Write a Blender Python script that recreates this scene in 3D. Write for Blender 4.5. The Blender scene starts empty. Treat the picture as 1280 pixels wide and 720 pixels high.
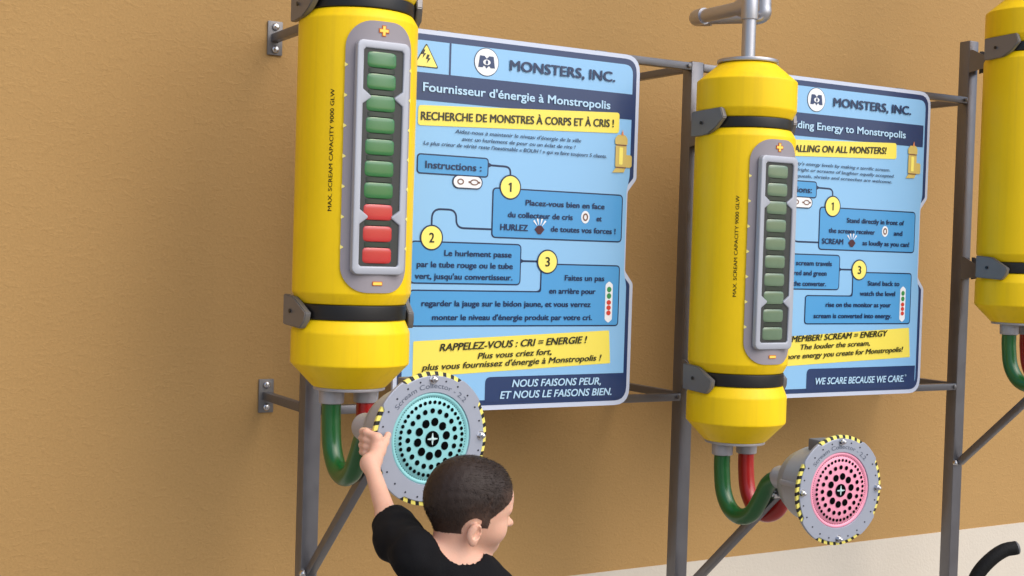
import bpy, bmesh, math, random
import numpy as np
from mathutils import Vector, Matrix, Euler
random.seed(7); rng = np.random.default_rng(7)
R = math.radians
K, Z0 = 1.2, 0.33            # build units -> metres, and the ground level in build units
SC = bpy.context.scene
COL = SC.collection

# ------------------------------------------------------------------ camera, sky, sun, exposure
cd = bpy.data.cameras.new('camera'); cam = bpy.data.objects.new('camera', cd); COL.objects.link(cam)
cd.sensor_width = 36; cd.lens = 45.853; cd.clip_end = 2000; cd.clip_start = 0.05
_y, _t, _r = R(30.33049), R(-1.5587), R(1.72333)
_f = Vector((math.sin(_y)*math.cos(_t), math.cos(_y)*math.cos(_t), math.sin(_t)))
_rt = Vector((math.cos(_y), -math.sin(_y), 0)); _up = _rt.cross(_f)
_r2 = math.cos(_r)*_rt + math.sin(_r)*_up; _u2 = -math.sin(_r)*_rt + math.cos(_r)*_up
M = Matrix((_r2, _u2, -_f)).transposed().to_4x4()
M.translation = Vector((-1.02046*K, -2.59831*K, (1.55-Z0)*K))
cam.matrix_world = M
SC.camera = cam

SUN_EL, SUN_AZ = 48, 156     # azimuth: degrees from +Y towards +X
w = bpy.data.worlds.new('World'); SC.world = w; w.use_nodes = True
nt = w.node_tree; nt.nodes.clear()
sky = nt.nodes.new('ShaderNodeTexSky'); sky.sky_type = 'NISHITA'; sky.sun_disc = False
sky.sun_elevation = R(SUN_EL); sky.sun_rotation = R(SUN_AZ)
sky.air_density = 1.0; sky.dust_density = 3.0; sky.ozone_density = 0.6
bg = nt.nodes.new('ShaderNodeBackground'); bg.inputs['Strength'].default_value = 0.14
wo = nt.nodes.new('ShaderNodeOutputWorld')
nt.links.new(sky.outputs[0], bg.inputs[0]); nt.links.new(bg.outputs[0], wo.inputs[0])
sl = bpy.data.lights.new('sun', 'SUN'); sl.energy = 1.4; sl.angle = R(80); sl.color = (1.0, .975, .94)
so = bpy.data.objects.new('sun', sl); COL.objects.link(so)
sd = Vector((math.sin(R(SUN_AZ))*math.cos(R(SUN_EL)), math.cos(R(SUN_AZ))*math.cos(R(SUN_EL)), math.sin(R(SUN_EL))))
so.rotation_euler = sd.to_track_quat('Z', 'Y').to_euler(); so.location = sd*20
SC.view_settings.view_transform = 'Standard'; SC.view_settings.look = 'None'
SC.view_settings.exposure = 0.42; SC.view_settings.gamma = 1.0; SC.view_settings.use_curve_mapping = False

# ------------------------------------------------------------------ materials
def lin(c):
    return tuple(((v/255)/12.92 if v/255 <= .04045 else ((v/255+.055)/1.055)**2.4) for v in c)
MATS = {}
def mat(name, rgb, rough=.5, metal=0, coat=0, spec=.5, var=0, vscale=8, bump=0, bscale=200, rvar=0, sss=0, linear=None):
    if name in MATS: return MATS[name]
    m = bpy.data.materials.new(name); m.use_nodes = True
    n = m.node_tree.nodes; l = m.node_tree.links; b = n['Principled BSDF']
    c = linear or lin(rgb)
    b.inputs['Base Color'].default_value = (*c, 1); b.inputs['Roughness'].default_value = rough
    b.inputs['Metallic'].default_value = metal; b.inputs['Specular IOR Level'].default_value = spec
    b.inputs['Coat Weight'].default_value = coat; b.inputs['Coat Roughness'].default_value = .12
    if sss:
        b.inputs['Subsurface Weight'].default_value = sss; b.inputs['Subsurface Radius'].default_value = (.9, .35, .2)
        b.inputs['Subsurface Scale'].default_value = .008
    if var or bump or rvar:
        tc = n.new('ShaderNodeTexCoord')
    if var or rvar:
        nz = n.new('ShaderNodeTexNoise'); nz.inputs['Scale'].default_value = vscale; nz.inputs['Detail'].default_value = 6
        nz.inputs['Roughness'].default_value = .62
        l.new(tc.outputs['Object'], nz.inputs['Vector'])
    if var:
        mx = n.new('ShaderNodeMix'); mx.data_type = 'RGBA'
        mx.inputs[6].default_value = (*[v*(1-var) for v in c], 1); mx.inputs[7].default_value = (*[min(1, v*(1+var)) for v in c], 1)
        l.new(nz.outputs['Fac'], mx.inputs[0]); l.new(mx.outputs[2], b.inputs['Base Color'])
    if rvar:
        mr = n.new('ShaderNodeMapRange'); mr.inputs[1].default_value = .3; mr.inputs[2].default_value = .7
        mr.inputs[3].default_value = max(.02, rough-rvar); mr.inputs[4].default_value = min(1, rough+rvar)
        l.new(nz.outputs['Fac'], mr.inputs[0]); l.new(mr.outputs[0], b.inputs['Roughness'])
    if bump:
        n2 = n.new('ShaderNodeTexNoise'); n2.inputs['Scale'].default_value = bscale; n2.inputs['Detail'].default_value = 4
        l.new(tc.outputs['Object'], n2.inputs['Vector'])
        bp = n.new('ShaderNodeBump'); bp.inputs['Strength'].default_value = bump; bp.inputs['Distance'].default_value = .004
        l.new(n2.outputs['Fac'], bp.inputs['Height']); l.new(bp.outputs[0], b.inputs['Normal'])
    MATS[name] = m
    return m

def stucco_material():
    m = mat('stucco', (196, 150, 88), rough=.92, spec=.2)
    n = m.node_tree.nodes; l = m.node_tree.links; b = n['Principled BSDF']
    tc = n.new('ShaderNodeTexCoord')
    a = n.new('ShaderNodeTexNoise'); a.inputs['Scale'].default_value = 1.1; a.inputs['Detail'].default_value = 7; a.inputs['Roughness'].default_value = .6
    f = n.new('ShaderNodeTexNoise'); f.inputs['Scale'].default_value = 150; f.inputs['Detail'].default_value = 5; f.inputs['Roughness'].default_value = .7
    for q in (a, f): l.new(tc.outputs['Object'], q.inputs['Vector'])
    c = lin((175, 140, 90))
    r1 = n.new('ShaderNodeMix'); r1.data_type = 'RGBA'
    r1.inputs[6].default_value = (c[0]*.90, c[1]*.885, c[2]*.86, 1); r1.inputs[7].default_value = (c[0]*1.1, c[1]*1.115, c[2]*1.14, 1)
    l.new(a.outputs['Fac'], r1.inputs[0])
    r2 = n.new('ShaderNodeMix'); r2.data_type = 'RGBA'; r2.blend_type = 'MULTIPLY'; r2.inputs[0].default_value = 1
    mr = n.new('ShaderNodeMapRange'); mr.inputs[1].default_value = .3; mr.inputs[2].default_value = .7; mr.inputs[3].default_value = .9; mr.inputs[4].default_value = 1.06
    l.new(f.outputs['Fac'], mr.inputs[0]); l.new(r1.outputs[2], r2.inputs[6]); l.new(mr.outputs[0], r2.inputs[7])
    l.new(r2.outputs[2], b.inputs['Base Color'])
    bp = n.new('ShaderNodeBump'); bp.inputs['Strength'].default_value = .2; bp.inputs['Distance'].default_value = .004
    l.new(f.outputs['Fac'], bp.inputs['Height'])
    mp = n.new('ShaderNodeMapping'); mp.inputs['Scale'].default_value = (34, 34, 62); mp.inputs['Rotation'].default_value = (0, R(-14), 0)
    l.new(tc.outputs['Object'], mp.inputs[0])
    t = n.new('ShaderNodeTexNoise'); t.inputs['Scale'].default_value = 1; t.inputs['Detail'].default_value = 3; t.inputs['Distortion'].default_value = .8; l.new(mp.outputs[0], t.inputs['Vector'])
    rr = n.new('ShaderNodeMapRange'); rr.inputs[1].default_value = .52; rr.inputs[2].default_value = .68; l.new(t.outputs['Fac'], rr.inputs[0])
    b2 = n.new('ShaderNodeBump'); b2.inputs['Strength'].default_value = .13; b2.inputs['Distance'].default_value = .007
    l.new(rr.outputs[0], b2.inputs['Height']); l.new(bp.outputs[0], b2.inputs['Normal']); l.new(b2.outputs[0], b.inputs['Normal'])
    return m

def hazard_material():
    m = mat('hazard_stripes', (230, 215, 90), rough=.45)
    n = m.node_tree.nodes; l = m.node_tree.links; b = n['Principled BSDF']
    tc = n.new('ShaderNodeTexCoord'); sx = n.new('ShaderNodeSeparateXYZ'); l.new(tc.outputs['Object'], sx.inputs[0])
    def mt(op, a=None, bb=None, va=None, vb=None):
        q = n.new('ShaderNodeMath'); q.operation = op
        if a is not None: l.new(a, q.inputs[0])
        elif va is not None: q.inputs[0].default_value = va
        if bb is not None: l.new(bb, q.inputs[1])
        elif vb is not None: q.inputs[1].default_value = vb
        return q.outputs[0]
    at = mt('ARCTAN2', sx.outputs['Z'], sx.outputs['X'])
    x2 = mt('MULTIPLY', sx.outputs['X'], sx.outputs['X']); z2 = mt('MULTIPLY', sx.outputs['Z'], sx.outputs['Z'])
    r = mt('SQRT', mt('ADD', x2, z2))
    ph = mt('ADD', mt('MULTIPLY', at, vb=42/(2*math.pi)), mt('MULTIPLY', r, vb=-16.0))
    ph = mt('ADD', ph, mt('MULTIPLY', sx.outputs['Y'], vb=-12.0))
    fr = mt('FRACT', ph); st = mt('GREATER_THAN', fr, vb=.56)
    mx = n.new('ShaderNodeMix'); mx.data_type = 'RGBA'
    mx.inputs[6].default_value = (*lin((235, 222, 110)), 1); mx.inputs[7].default_value = (*lin((22, 22, 22)), 1)
    l.new(st, mx.inputs[0]); l.new(mx.outputs[2], b.inputs['Base Color'])
    return m

def pavement_material():
    m = mat('pavement_concrete', (150, 145, 138), rough=.9)
    n = m.node_tree.nodes; l = m.node_tree.links; b = n['Principled BSDF']
    tc = n.new('ShaderNodeTexCoord')
    a = n.new('ShaderNodeTexNoise'); a.inputs['Scale'].default_value = .8; a.inputs['Detail'].default_value = 9
    l.new(tc.outputs['Object'], a.inputs['Vector'])
    br = n.new('ShaderNodeTexBrick'); br.offset = 0; br.inputs['Scale'].default_value = 1; br.inputs['Brick Width'].default_value = 1.5; br.inputs['Row Height'].default_value = 1.5
    br.inputs['Mortar Size'].default_value = .006
    br.inputs['Color1'].default_value = (.30, .285, .265, 1); br.inputs['Color2'].default_value = (.27, .258, .24, 1); br.inputs['Mortar'].default_value = (.1, .095, .09, 1)
    l.new(tc.outputs['Object'], br.inputs['Vector'])
    mx = n.new('ShaderNodeMix'); mx.data_type = 'RGBA'; mx.blend_type = 'MULTIPLY'; mx.inputs[0].default_value = 1
    mr = n.new('ShaderNodeMapRange'); mr.inputs[3].default_value = .75; mr.inputs[4].default_value = 1.2
    l.new(a.outputs['Fac'], mr.inputs[0]); l.new(br.outputs['Color'], mx.inputs[6]); l.new(mr.outputs[0], mx.inputs[7])
    l.new(mx.outputs[2], b.inputs['Base Color'])
    return m

YELLOW = mat('yellow_paint', (250, 205, 8), rough=.42, spec=.28, var=.05, vscale=5, bump=.03, bscale=60, rvar=.09, linear=(.93, .63, .006))
def streaks(m):
    """faint rain streaks and grime on the paint"""
    n = m.node_tree.nodes; l = m.node_tree.links; b = n['Principled BSDF']; src = b.inputs['Base Color'].links[0].from_socket
    tc = n.new('ShaderNodeTexCoord'); mp = n.new('ShaderNodeMapping'); mp.inputs['Scale'].default_value = (46, 46, 2.4); l.new(tc.outputs['Object'], mp.inputs[0])
    t = n.new('ShaderNodeTexNoise'); t.inputs['Scale'].default_value = 1; t.inputs['Detail'].default_value = 5; l.new(mp.outputs[0], t.inputs['Vector'])
    r = n.new('ShaderNodeMapRange'); r.inputs[1].default_value = .50; r.inputs[2].default_value = .78; r.inputs[3].default_value = 0; r.inputs[4].default_value = .22; l.new(t.outputs['Fac'], r.inputs[0])
    mx = n.new('ShaderNodeMix'); mx.data_type = 'RGBA'; mx.inputs[7].default_value = (.50, .30, .02, 1); l.new(r.outputs[0], mx.inputs[0]); l.new(src, mx.inputs[6]); l.new(mx.outputs[2], b.inputs['Base Color'])
streaks(YELLOW)
BLACK = mat('black_rubber', (20, 19, 20), rough=.4)
STEEL = mat('grey_painted_steel', (122, 122, 127), rough=.40, metal=.75, var=.08, vscale=14, rvar=.1)
CLAMP = mat('clamp_steel', (124, 122, 122), rough=.42, metal=.45, var=.08, vscale=20)
PANEL = mat('gauge_panel_grey', (146, 140, 146), rough=.5)
BEZEL = mat('bezel_silver', (170, 174, 184), rough=.34, metal=.15)
GAUGE_BACK = mat('gauge_back', (50, 52, 50), rough=.5)
GREEN_ON = mat('gauge_green_lit', (42, 104, 52), rough=.2, coat=1, var=.12, vscale=30)
RED_ON = mat('gauge_red_lit', (182, 44, 42), rough=.2, coat=1, var=.1, vscale=30)
for _m, _c in ((GREEN_ON, (60, 170, 80)), (RED_ON, (240, 50, 40))):
    _b = _m.node_tree.nodes['Principled BSDF']; _b.inputs['Emission Color'].default_value = (*lin(_c), 1); _b.inputs['Emission Strength'].default_value = .05
GREEN_OFF = mat('gauge_green_dull', (98, 122, 95), rough=.2, coat=1, var=.12, vscale=30)
GALV = mat('galvanised_pipe', (184, 184, 190), rough=.34, metal=.8, var=.06, vscale=18, rvar=.1)
COLLAR = mat('collar_grey', (168, 166, 170), rough=.42, metal=.25)
TUBE_G = mat('green_tube', (22, 92, 40), rough=.3, coat=.3)
TUBE_R = mat('red_tube', (168, 22, 20), rough=.3, coat=.3)
HOUSE = mat('receiver_grey', (164, 164, 168), rough=.4, metal=.25, var=.06, vscale=15)
PLATE = mat('faceplate_grey', (164, 170, 184), rough=.36, metal=.25, var=.04, vscale=20)
TEAL = mat('teal_grille', (138, 200, 203), rough=.42)
PINK = mat('pink_grille', (238, 156, 180), rough=.42)
HOLE = mat('grille_hole', (4, 5, 6), rough=.9, spec=.05)
CHROME = mat('chrome_bolt', (205, 205, 208), rough=.2, metal=1)
HAZ = hazard_material()
INK = mat('dark_ink', (28, 24, 18), rough=.6)
GOLD = mat('gauge_mark_gold', (255, 214, 90), rough=.5)
ORANGE = mat('gauge_mark_edge', (196, 96, 18), rough=.5)
GREYINK = mat('grey_ink', (92, 100, 116), rough=.6)
# printed sign
def ink(name, rgb): return mat(name, rgb, rough=.3, spec=.45, coat=.25)
S_EDGE = ink('sign_pale', (196, 206, 226)); S_BLUE = ink('sign_light_blue', (138, 190, 232)); S_NAVY = ink('sign_navy', (34, 56, 100))
S_BOX = ink('sign_box_blue', (74, 154, 212)); S_LINE = ink('sign_line', (12, 38, 78)); S_YEL = ink('sign_yellow', (242, 224, 92))
S_WHITE = ink('sign_white', (232, 236, 240)); S_TXT = ink('sign_text_blue', (16, 42, 84)); S_TXTD = ink('sign_text_dark', (34, 34, 24))
S_PALETXT = ink('sign_text_pale', (178, 214, 240)); S_BADGE = ink('sign_badge_yellow', (246, 232, 116)); S_GOLD = ink('sign_gold', (206, 182, 104))
S_RED = ink('sign_red', (206, 60, 48)); S_GREEN = ink('sign_green', (50, 140, 80)); S_BROWN = ink('sign_brown', (120, 84, 70)); S_ORANGE = ink('sign_orange', (224, 140, 84))
SKIN = mat('skin', (220, 172, 148), rough=.5, spec=.35, var=.11, vscale=28, bump=.06, bscale=260, sss=.25)
HAIR = mat('hair_brown', (44, 33, 28), rough=.55, spec=.3, var=.12, vscale=120, bump=.2, bscale=420)
SHIRT = mat('black_cotton', (16, 16, 19), rough=.9, spec=.2, bump=.2, bscale=500)
TROUSER = mat('denim', (44, 56, 84), rough=.9, bump=.2, bscale=400)
SHOE = mat('shoe_grey', (90, 90, 95), rough=.7)
EYEW = mat('eye_white', (225, 220, 214), rough=.2)
FOAM = mat('black_foam', (11, 11, 12), rough=.7, spec=.3, bump=.25, bscale=300)

# ------------------------------------------------------------------ mesh helpers
def finish(bm, name, m, parent=None, angle=35, smooth=True, loc=None):
    me = bpy.data.meshes.new(name)
    bmesh.ops.recalc_face_normals(bm, faces=bm.faces)
    bm.to_mesh(me); bm.free()
    if smooth and len(me.polygons):
        me.shade_smooth(); me.set_sharp_from_angle(angle=R(angle))
    if m: me.materials.append(m)
    o = bpy.data.objects.new(name, me); COL.objects.link(o)
    if parent: o.parent = parent
    if loc: o.location = loc
    return o
def thing(name, label, cat, loc=(0, 0, 0), rz=0, group=None):
    o = bpy.data.objects.new(name, None); COL.objects.link(o); o.empty_display_size = .1
    o.location = loc; o.rotation_euler = (0, 0, rz); tag(o, label, cat, group); return o
def tag(o, label, cat, group=None):
    o['label'] = label; o['category'] = cat
    if group: o['group'] = group
    return o
def B(): return bmesh.new()
def box(bm, c, s, rot=None, bev=0, seg=2):
    r = bmesh.ops.create_cube(bm, size=1)
    vs = r['verts']
    for v in vs: v.co = Vector((v.co.x*s[0], v.co.y*s[1], v.co.z*s[2]))
    if bev:
        es = list({e for v in vs for e in v.link_edges})
        q = bmesh.ops.bevel(bm, geom=es, offset=bev, segments=seg, profile=.5, affect='EDGES')
        vs = list({v for f in q['faces'] for v in f.verts} | {v for v in vs if v.is_valid})
    mt = (rot.to_4x4() if rot else Matrix.Identity(4))
    for v in vs: v.co = mt @ v.co + Vector(c)
def bar(bm, a, b, wx, wy, up=(0, 0, 1), bev=0):
    a, b = Vector(a), Vector(b); d = b-a; L = d.length; z = d.normalized()
    x = Vector(up).cross(z)
    if x.length < 1e-5: x = Vector((1, 0, 0))
    x.normalize(); y = z.cross(x)
    box(bm, (a+b)/2, (wx, wy, L), Matrix((x, y, z)).transposed(), bev)
def tube(bm, pts, r, seg=20, caps=True):
    pts = [Vector(p) for p in pts]; n = len(pts)
    rr = r if hasattr(r, '__len__') else [r]*n
    T = [(pts[min(i+1, n-1)]-pts[max(i-1, 0)]).normalized() for i in range(n)]
    x = T[0].orthogonal().normalized(); rings = []
    for i in range(n):
        x = (x - T[i]*x.dot(T[i])).normalized(); y = T[i].cross(x)
        rings.append([bm.verts.new(pts[i]+rr[i]*(math.cos(2*math.pi*k/seg)*x+math.sin(2*math.pi*k/seg)*y)) for k in range(seg)])
    for a, b in zip(rings, rings[1:]):
        for k in range(seg): bm.faces.new((a[k], a[(k+1) % seg], b[(k+1) % seg], b[k]))
    if caps: bm.faces.new(rings[0][::-1]); bm.faces.new(rings[-1])
def spline(P, n=10):
    P = [Vector(p) for p in P]; Q = [2*P[0]-P[1]]+P+[2*P[-1]-P[-2]]; out = []
    for i in range(1, len(Q)-2):
        a, b, c, d = Q[i-1:i+3]
        for k in range(n):
            t = k/n
            out.append(.5*((2*b)+(c-a)*t+(2*a-5*b+4*c-d)*t*t+(-a+3*b-3*c+d)*t**3))
    out.append(P[-1]); return out
def rounded(prof, rad, seg=4):
    out = [Vector(prof[0])]
    for i in range(1, len(prof)-1):
        a, b, c = Vector(prof[i-1]), Vector(prof[i]), Vector(prof[i+1])
        u, v = (a-b), (c-b); r = min(rad, u.length*.45, v.length*.45)
        p, q = b+u.normalized()*r, b+v.normalized()*r
        for k in range(seg+1):
            t = k/seg; out.append(p*(1-t)**2+b*2*t*(1-t)+q*t*t)
    out.append(Vector(prof[-1])); return out
def lathe(bm, prof, seg=72, c=(0, 0, 0), axis='Z', caps=True):
    """prof: (r, h) pairs. axis Z: h is up; axis Y: h runs along +Y."""
    rings = []
    for r, h in prof:
        ring = []
        for k in range(seg):
            a = 2*math.pi*k/seg
            p = (r*math.cos(a), r*math.sin(a), h) if axis == 'Z' else (r*math.cos(a), h, r*math.sin(a))
            ring.append(bm.verts.new(Vector(p)+Vector(c)))
        rings.append(ring)
    for a, b in zip(rings, rings[1:]):
        for k in range(seg): bm.faces.new((a[k], a[(k+1) % seg], b[(k+1) % seg], b[k]))
    for ring, (r, h) in ((rings[0], prof[0]), (rings[-1], prof[-1])):
        if caps and r > 1e-4: bm.faces.new(ring)
def poly_xz(bm, pts, y, y2=None):
    """flat (or, with y2, thick) polygon in the XZ plane"""
    a = [bm.verts.new((p[0], y, p[1])) for p in pts]
    bm.faces.new(a)
    if y2 is not None:
        b = [bm.verts.new((p[0], y2, p[1])) for p in pts]
        bm.faces.new(b[::-1]); n = len(a)
        for i in range(n): bm.faces.new((a[i], b[i], b[(i+1) % n], a[(i+1) % n]))
def rrect(x0, z0, x1, z1, r, seg=6):
    out = []
    for cx, cz, a0 in ((x1-r, z1-r, 0), (x0+r, z1-r, 90), (x0+r, z0+r, 180), (x1-r, z0+r, 270)):
        for k in range(seg+1):
            a = R(a0+90*k/seg); out.append((cx+r*math.cos(a), cz+r*math.sin(a)))
    return out
def circ(cx, cz, rx, rz=None, n=32):
    rz = rz or rx
    return [(cx+rx*math.cos(2*math.pi*k/n), cz+rz*math.sin(2*math.pi*k/n)) for k in range(n)]
def roundpoly(P, rad, seg=5):
    """closed polygon with rounded corners; rad scalar or list"""
    n = len(P); out = []
    for i in range(n):
        a, b, c = Vector(P[i-1]), Vector(P[i]), Vector(P[(i+1) % n]); rr = rad[i] if hasattr(rad, '__len__') else rad
        if rr <= 0: out.append(tuple(b)); continue
        u, v = a-b, c-b; r = min(rr, u.length*.49, v.length*.49)
        p, q = b+u.normalized()*r, b+v.normalized()*r
        for k in range(seg+1):
            t = k/seg; out.append(tuple(p*(1-t)**2+b*2*t*(1-t)+q*t*t))
    return out

# ------------------------------------------------------------------ lettering (built-in font turned into flat meshes)
def text_mesh(s, bold=0.0, shear=0.0):
    cu = bpy.data.curves.new('t', 'FONT'); cu.body = s; cu.size = 1; cu.offset = bold; cu.shear = shear; cu.resolution_u = 3
    ob = bpy.data.objects.new('t', cu)
    me = bpy.data.meshes.new_from_object(ob)
    bpy.data.objects.remove(ob); bpy.data.curves.remove(cu)
    n = len(me.vertices); co = np.zeros(n*3); me.vertices.foreach_get('co', co); co = co.reshape(-1, 3)
    faces = [list(p.vertices) for p in me.polygons]
    bpy.data.meshes.remove(me)
    return co[:, :2].copy(), faces
_h, _ = text_mesh('H'); CAP = _h[:, 1].max()
def add_text(bm, s, u0, u1, v, cap, y, bold=.012, shear=0, tilt=0, fix=None):
    co, faces = text_mesh(s, 0, shear)
    k = cap/CAP
    if bold > 0:          # heavier strokes: the same letters again, shifted by less than a stroke
        e = bold*cap/CAP
        for n_, (d_, v_) in enumerate(((-e, 0), (e, 0)) if bold < .015 else ((-e, e*.5), (e, e*.5), (-e, -e*.5), (e, -e*.5))):
            add_text(bm, s, u0+d_, u1+d_, v+v_, cap, y-.0001*(n_+1), 0, shear, tilt)
    x0, x1 = co[:, 0].min(), co[:, 0].max()
    sx = (u1-u0)/(x1-x0)
    X = u0+(co[:, 0]-x0)*sx; Zc = v+co[:, 1]*k+(X-u0)*tilt
    vs = [bm.verts.new((a, y, b)) for a, b in zip(X, Zc)]
    for f in faces:
        try: bm.faces.new([vs[i] for i in f])
        except ValueError: pass

# ------------------------------------------------------------------ the setting
bm = B()
vs = [bm.verts.new(p) for p in ((-300, -300, Z0), (300, -300, Z0), (300, 300, Z0), (-300, 300, Z0))]
bm.faces.new(vs)
o = finish(bm, 'pavement', pavement_material(), smooth=False); o['kind'] = 'structure'

YW = .298; XW0, XW1 = -9, 14
wall = thing('stucco_wall', 'ochre stucco building wall with a pale painted base running behind the yellow tanks', 'wall', (0, YW, Z0))
bm = B(); box(bm, ((XW0+XW1)/2, .15, 2.6), (XW1-XW0, .3, 5.2)); finish(bm, 'stucco_face', stucco_material(), wall, smooth=False)
bm = B(); box(bm, ((XW0+XW1)/2, -.0015, (.6925-Z0)/2+.001), (XW1-XW0, .003, .6925-Z0-.002))
finish(bm, 'painted_base', mat('pale_base_paint', (206, 198, 184), rough=.8, var=.06, vscale=3, bump=.3, bscale=120), wall, smooth=False)

# ------------------------------------------------------------------ steel support frame
PW = .0377; ZT, ZB = 2.027, 1.2003
frame = thing('support_frame', 'grey square-tube steel rack holding the tanks and signs off the stucco wall', 'metal frame', (0, 0, Z0))
post_top = {0: 2.045, 1: 2.04, 2: 2.199}
RAIL = .019
for i in range(3):
    bm = B(); box(bm, (i+PW/2, PW/2, (post_top[i]-Z0)/2), (PW, PW, post_top[i]-Z0), bev=.003)
    box(bm, (i+PW/2, PW/2, .004), (.11, .11, .008))
    po = finish(bm, 'post', STEEL, frame)
    for z in (ZT, ZB):
        bm = B(); box(bm, (i+PW/2, (PW+YW-.006)/2+.0005, z-Z0), (RAIL, YW-.006-PW+.001, RAIL), bev=.002)
        arm = finish(bm, 'wall_arm', STEEL, frame)
        bm = B(); box(bm, (i+PW/2, YW-.003, z-Z0), (.036, .0055, .078), bev=.0015)
        finish(bm, 'mounting_plate', CLAMP, arm)
        for dz in (-.026, .026):
            bm = B(); lathe(bm, rounded([(0, -.001), (.0085, -.001), (.0085, -.004), (.006, -.007), (0, -.0075)], .001, 2), 14, (i+PW/2, YW-.0065, z-Z0+dz), 'Y')
            finish(bm, 'bolt', CHROME, arm)
for i in range(2):
    for z in (ZT, ZB):
        bm = B(); box(bm, ((2*i+1+PW)/2, .0095, z-Z0), (1-PW-.0005, RAIL, RAIL), bev=.002)
        rl = finish(bm, 'rail', STEEL, frame)
        for x in (i+1-.009,):
            bm = B(); lathe(bm, [(0, -.001), (.0055, -.001), (.0055, -.005), (.004, -.006), (0, -.006)], 12, (x, .0008, z-Z0), 'Y')
            finish(bm, 'bolt', CLAMP, rl)
OFF = {0: .155, 1: 0.0, 2: .280}
AX, AY, RT = .018, -.19, .118
for i in range(3):
    zo = OFF[i]-Z0
    bm = B(); bar(bm, (i+AX, -.006, .700+zo), (i+AX, -.372, 1.040+zo), .019, .019, up=(1, 0, 0), bev=.002)
    br = finish(bm, 'brace', STEEL, frame)
    bm = B(); tube(bm, [(i+AX-.017, -.346, 1.016+zo), (i+AX+.017, -.346, 1.016+zo)], .0105, 14)
    tube(bm, [(i+AX-.022, -.346, 1.016+zo), (i+AX-.016, -.346, 1.016+zo)], .007, 10)
    finish(bm, 'bolt', CHROME, br)
    bm = B(); lathe(bm, rounded([(0, 0), (.0085, 0), (.0085, -.006), (.005, -.012), (0, -.012)], .002, 2), 12, (i+.004, .0005, .699+zo), 'Y')
    finish(bm, 'bolt', CHROME, br)

# ------------------------------------------------------------------ yellow tanks
def cyl_pt(az, r, z):  # az degrees, 0 faces -Y, + towards +X
    return (r*math.sin(R(az)), -r*math.cos(R(az)), z)
def cyl_sheet(bm, outline, r0, r1):
    """outline in (az degrees, z) wrapped on the tank between radii r0 (back) and r1 (front); grid-cut so it follows the curve"""
    f = B(); vs = [f.verts.new((a, b, 0)) for a, b in outline]; f.faces.new(vs)
    lo, hi = min(a for a, b in outline), max(a for a, b in outline)
    k = lo+4
    while k < hi-.5:
        bmesh.ops.bisect_plane(f, geom=f.verts[:]+f.edges[:]+f.faces[:], plane_co=(k, 0, 0), plane_no=(1, 0, 0)); k += 4
    ex = bmesh.ops.extrude_face_region(f, geom=f.faces[:])
    top = {v for v in ex['geom'] if isinstance(v, bmesh.types.BMVert)}
    mp = {}
    for v in f.verts: mp[v] = bm.verts.new(cyl_pt(v.co.x, r1 if v in top else r0, v.co.y))
    for fc in f.faces: bm.faces.new([mp[v] for v in fc.verts])
    f.free()
ZC, TICK = 1.5686, .0577     # gauge centre height on the tank at offset 0
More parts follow.
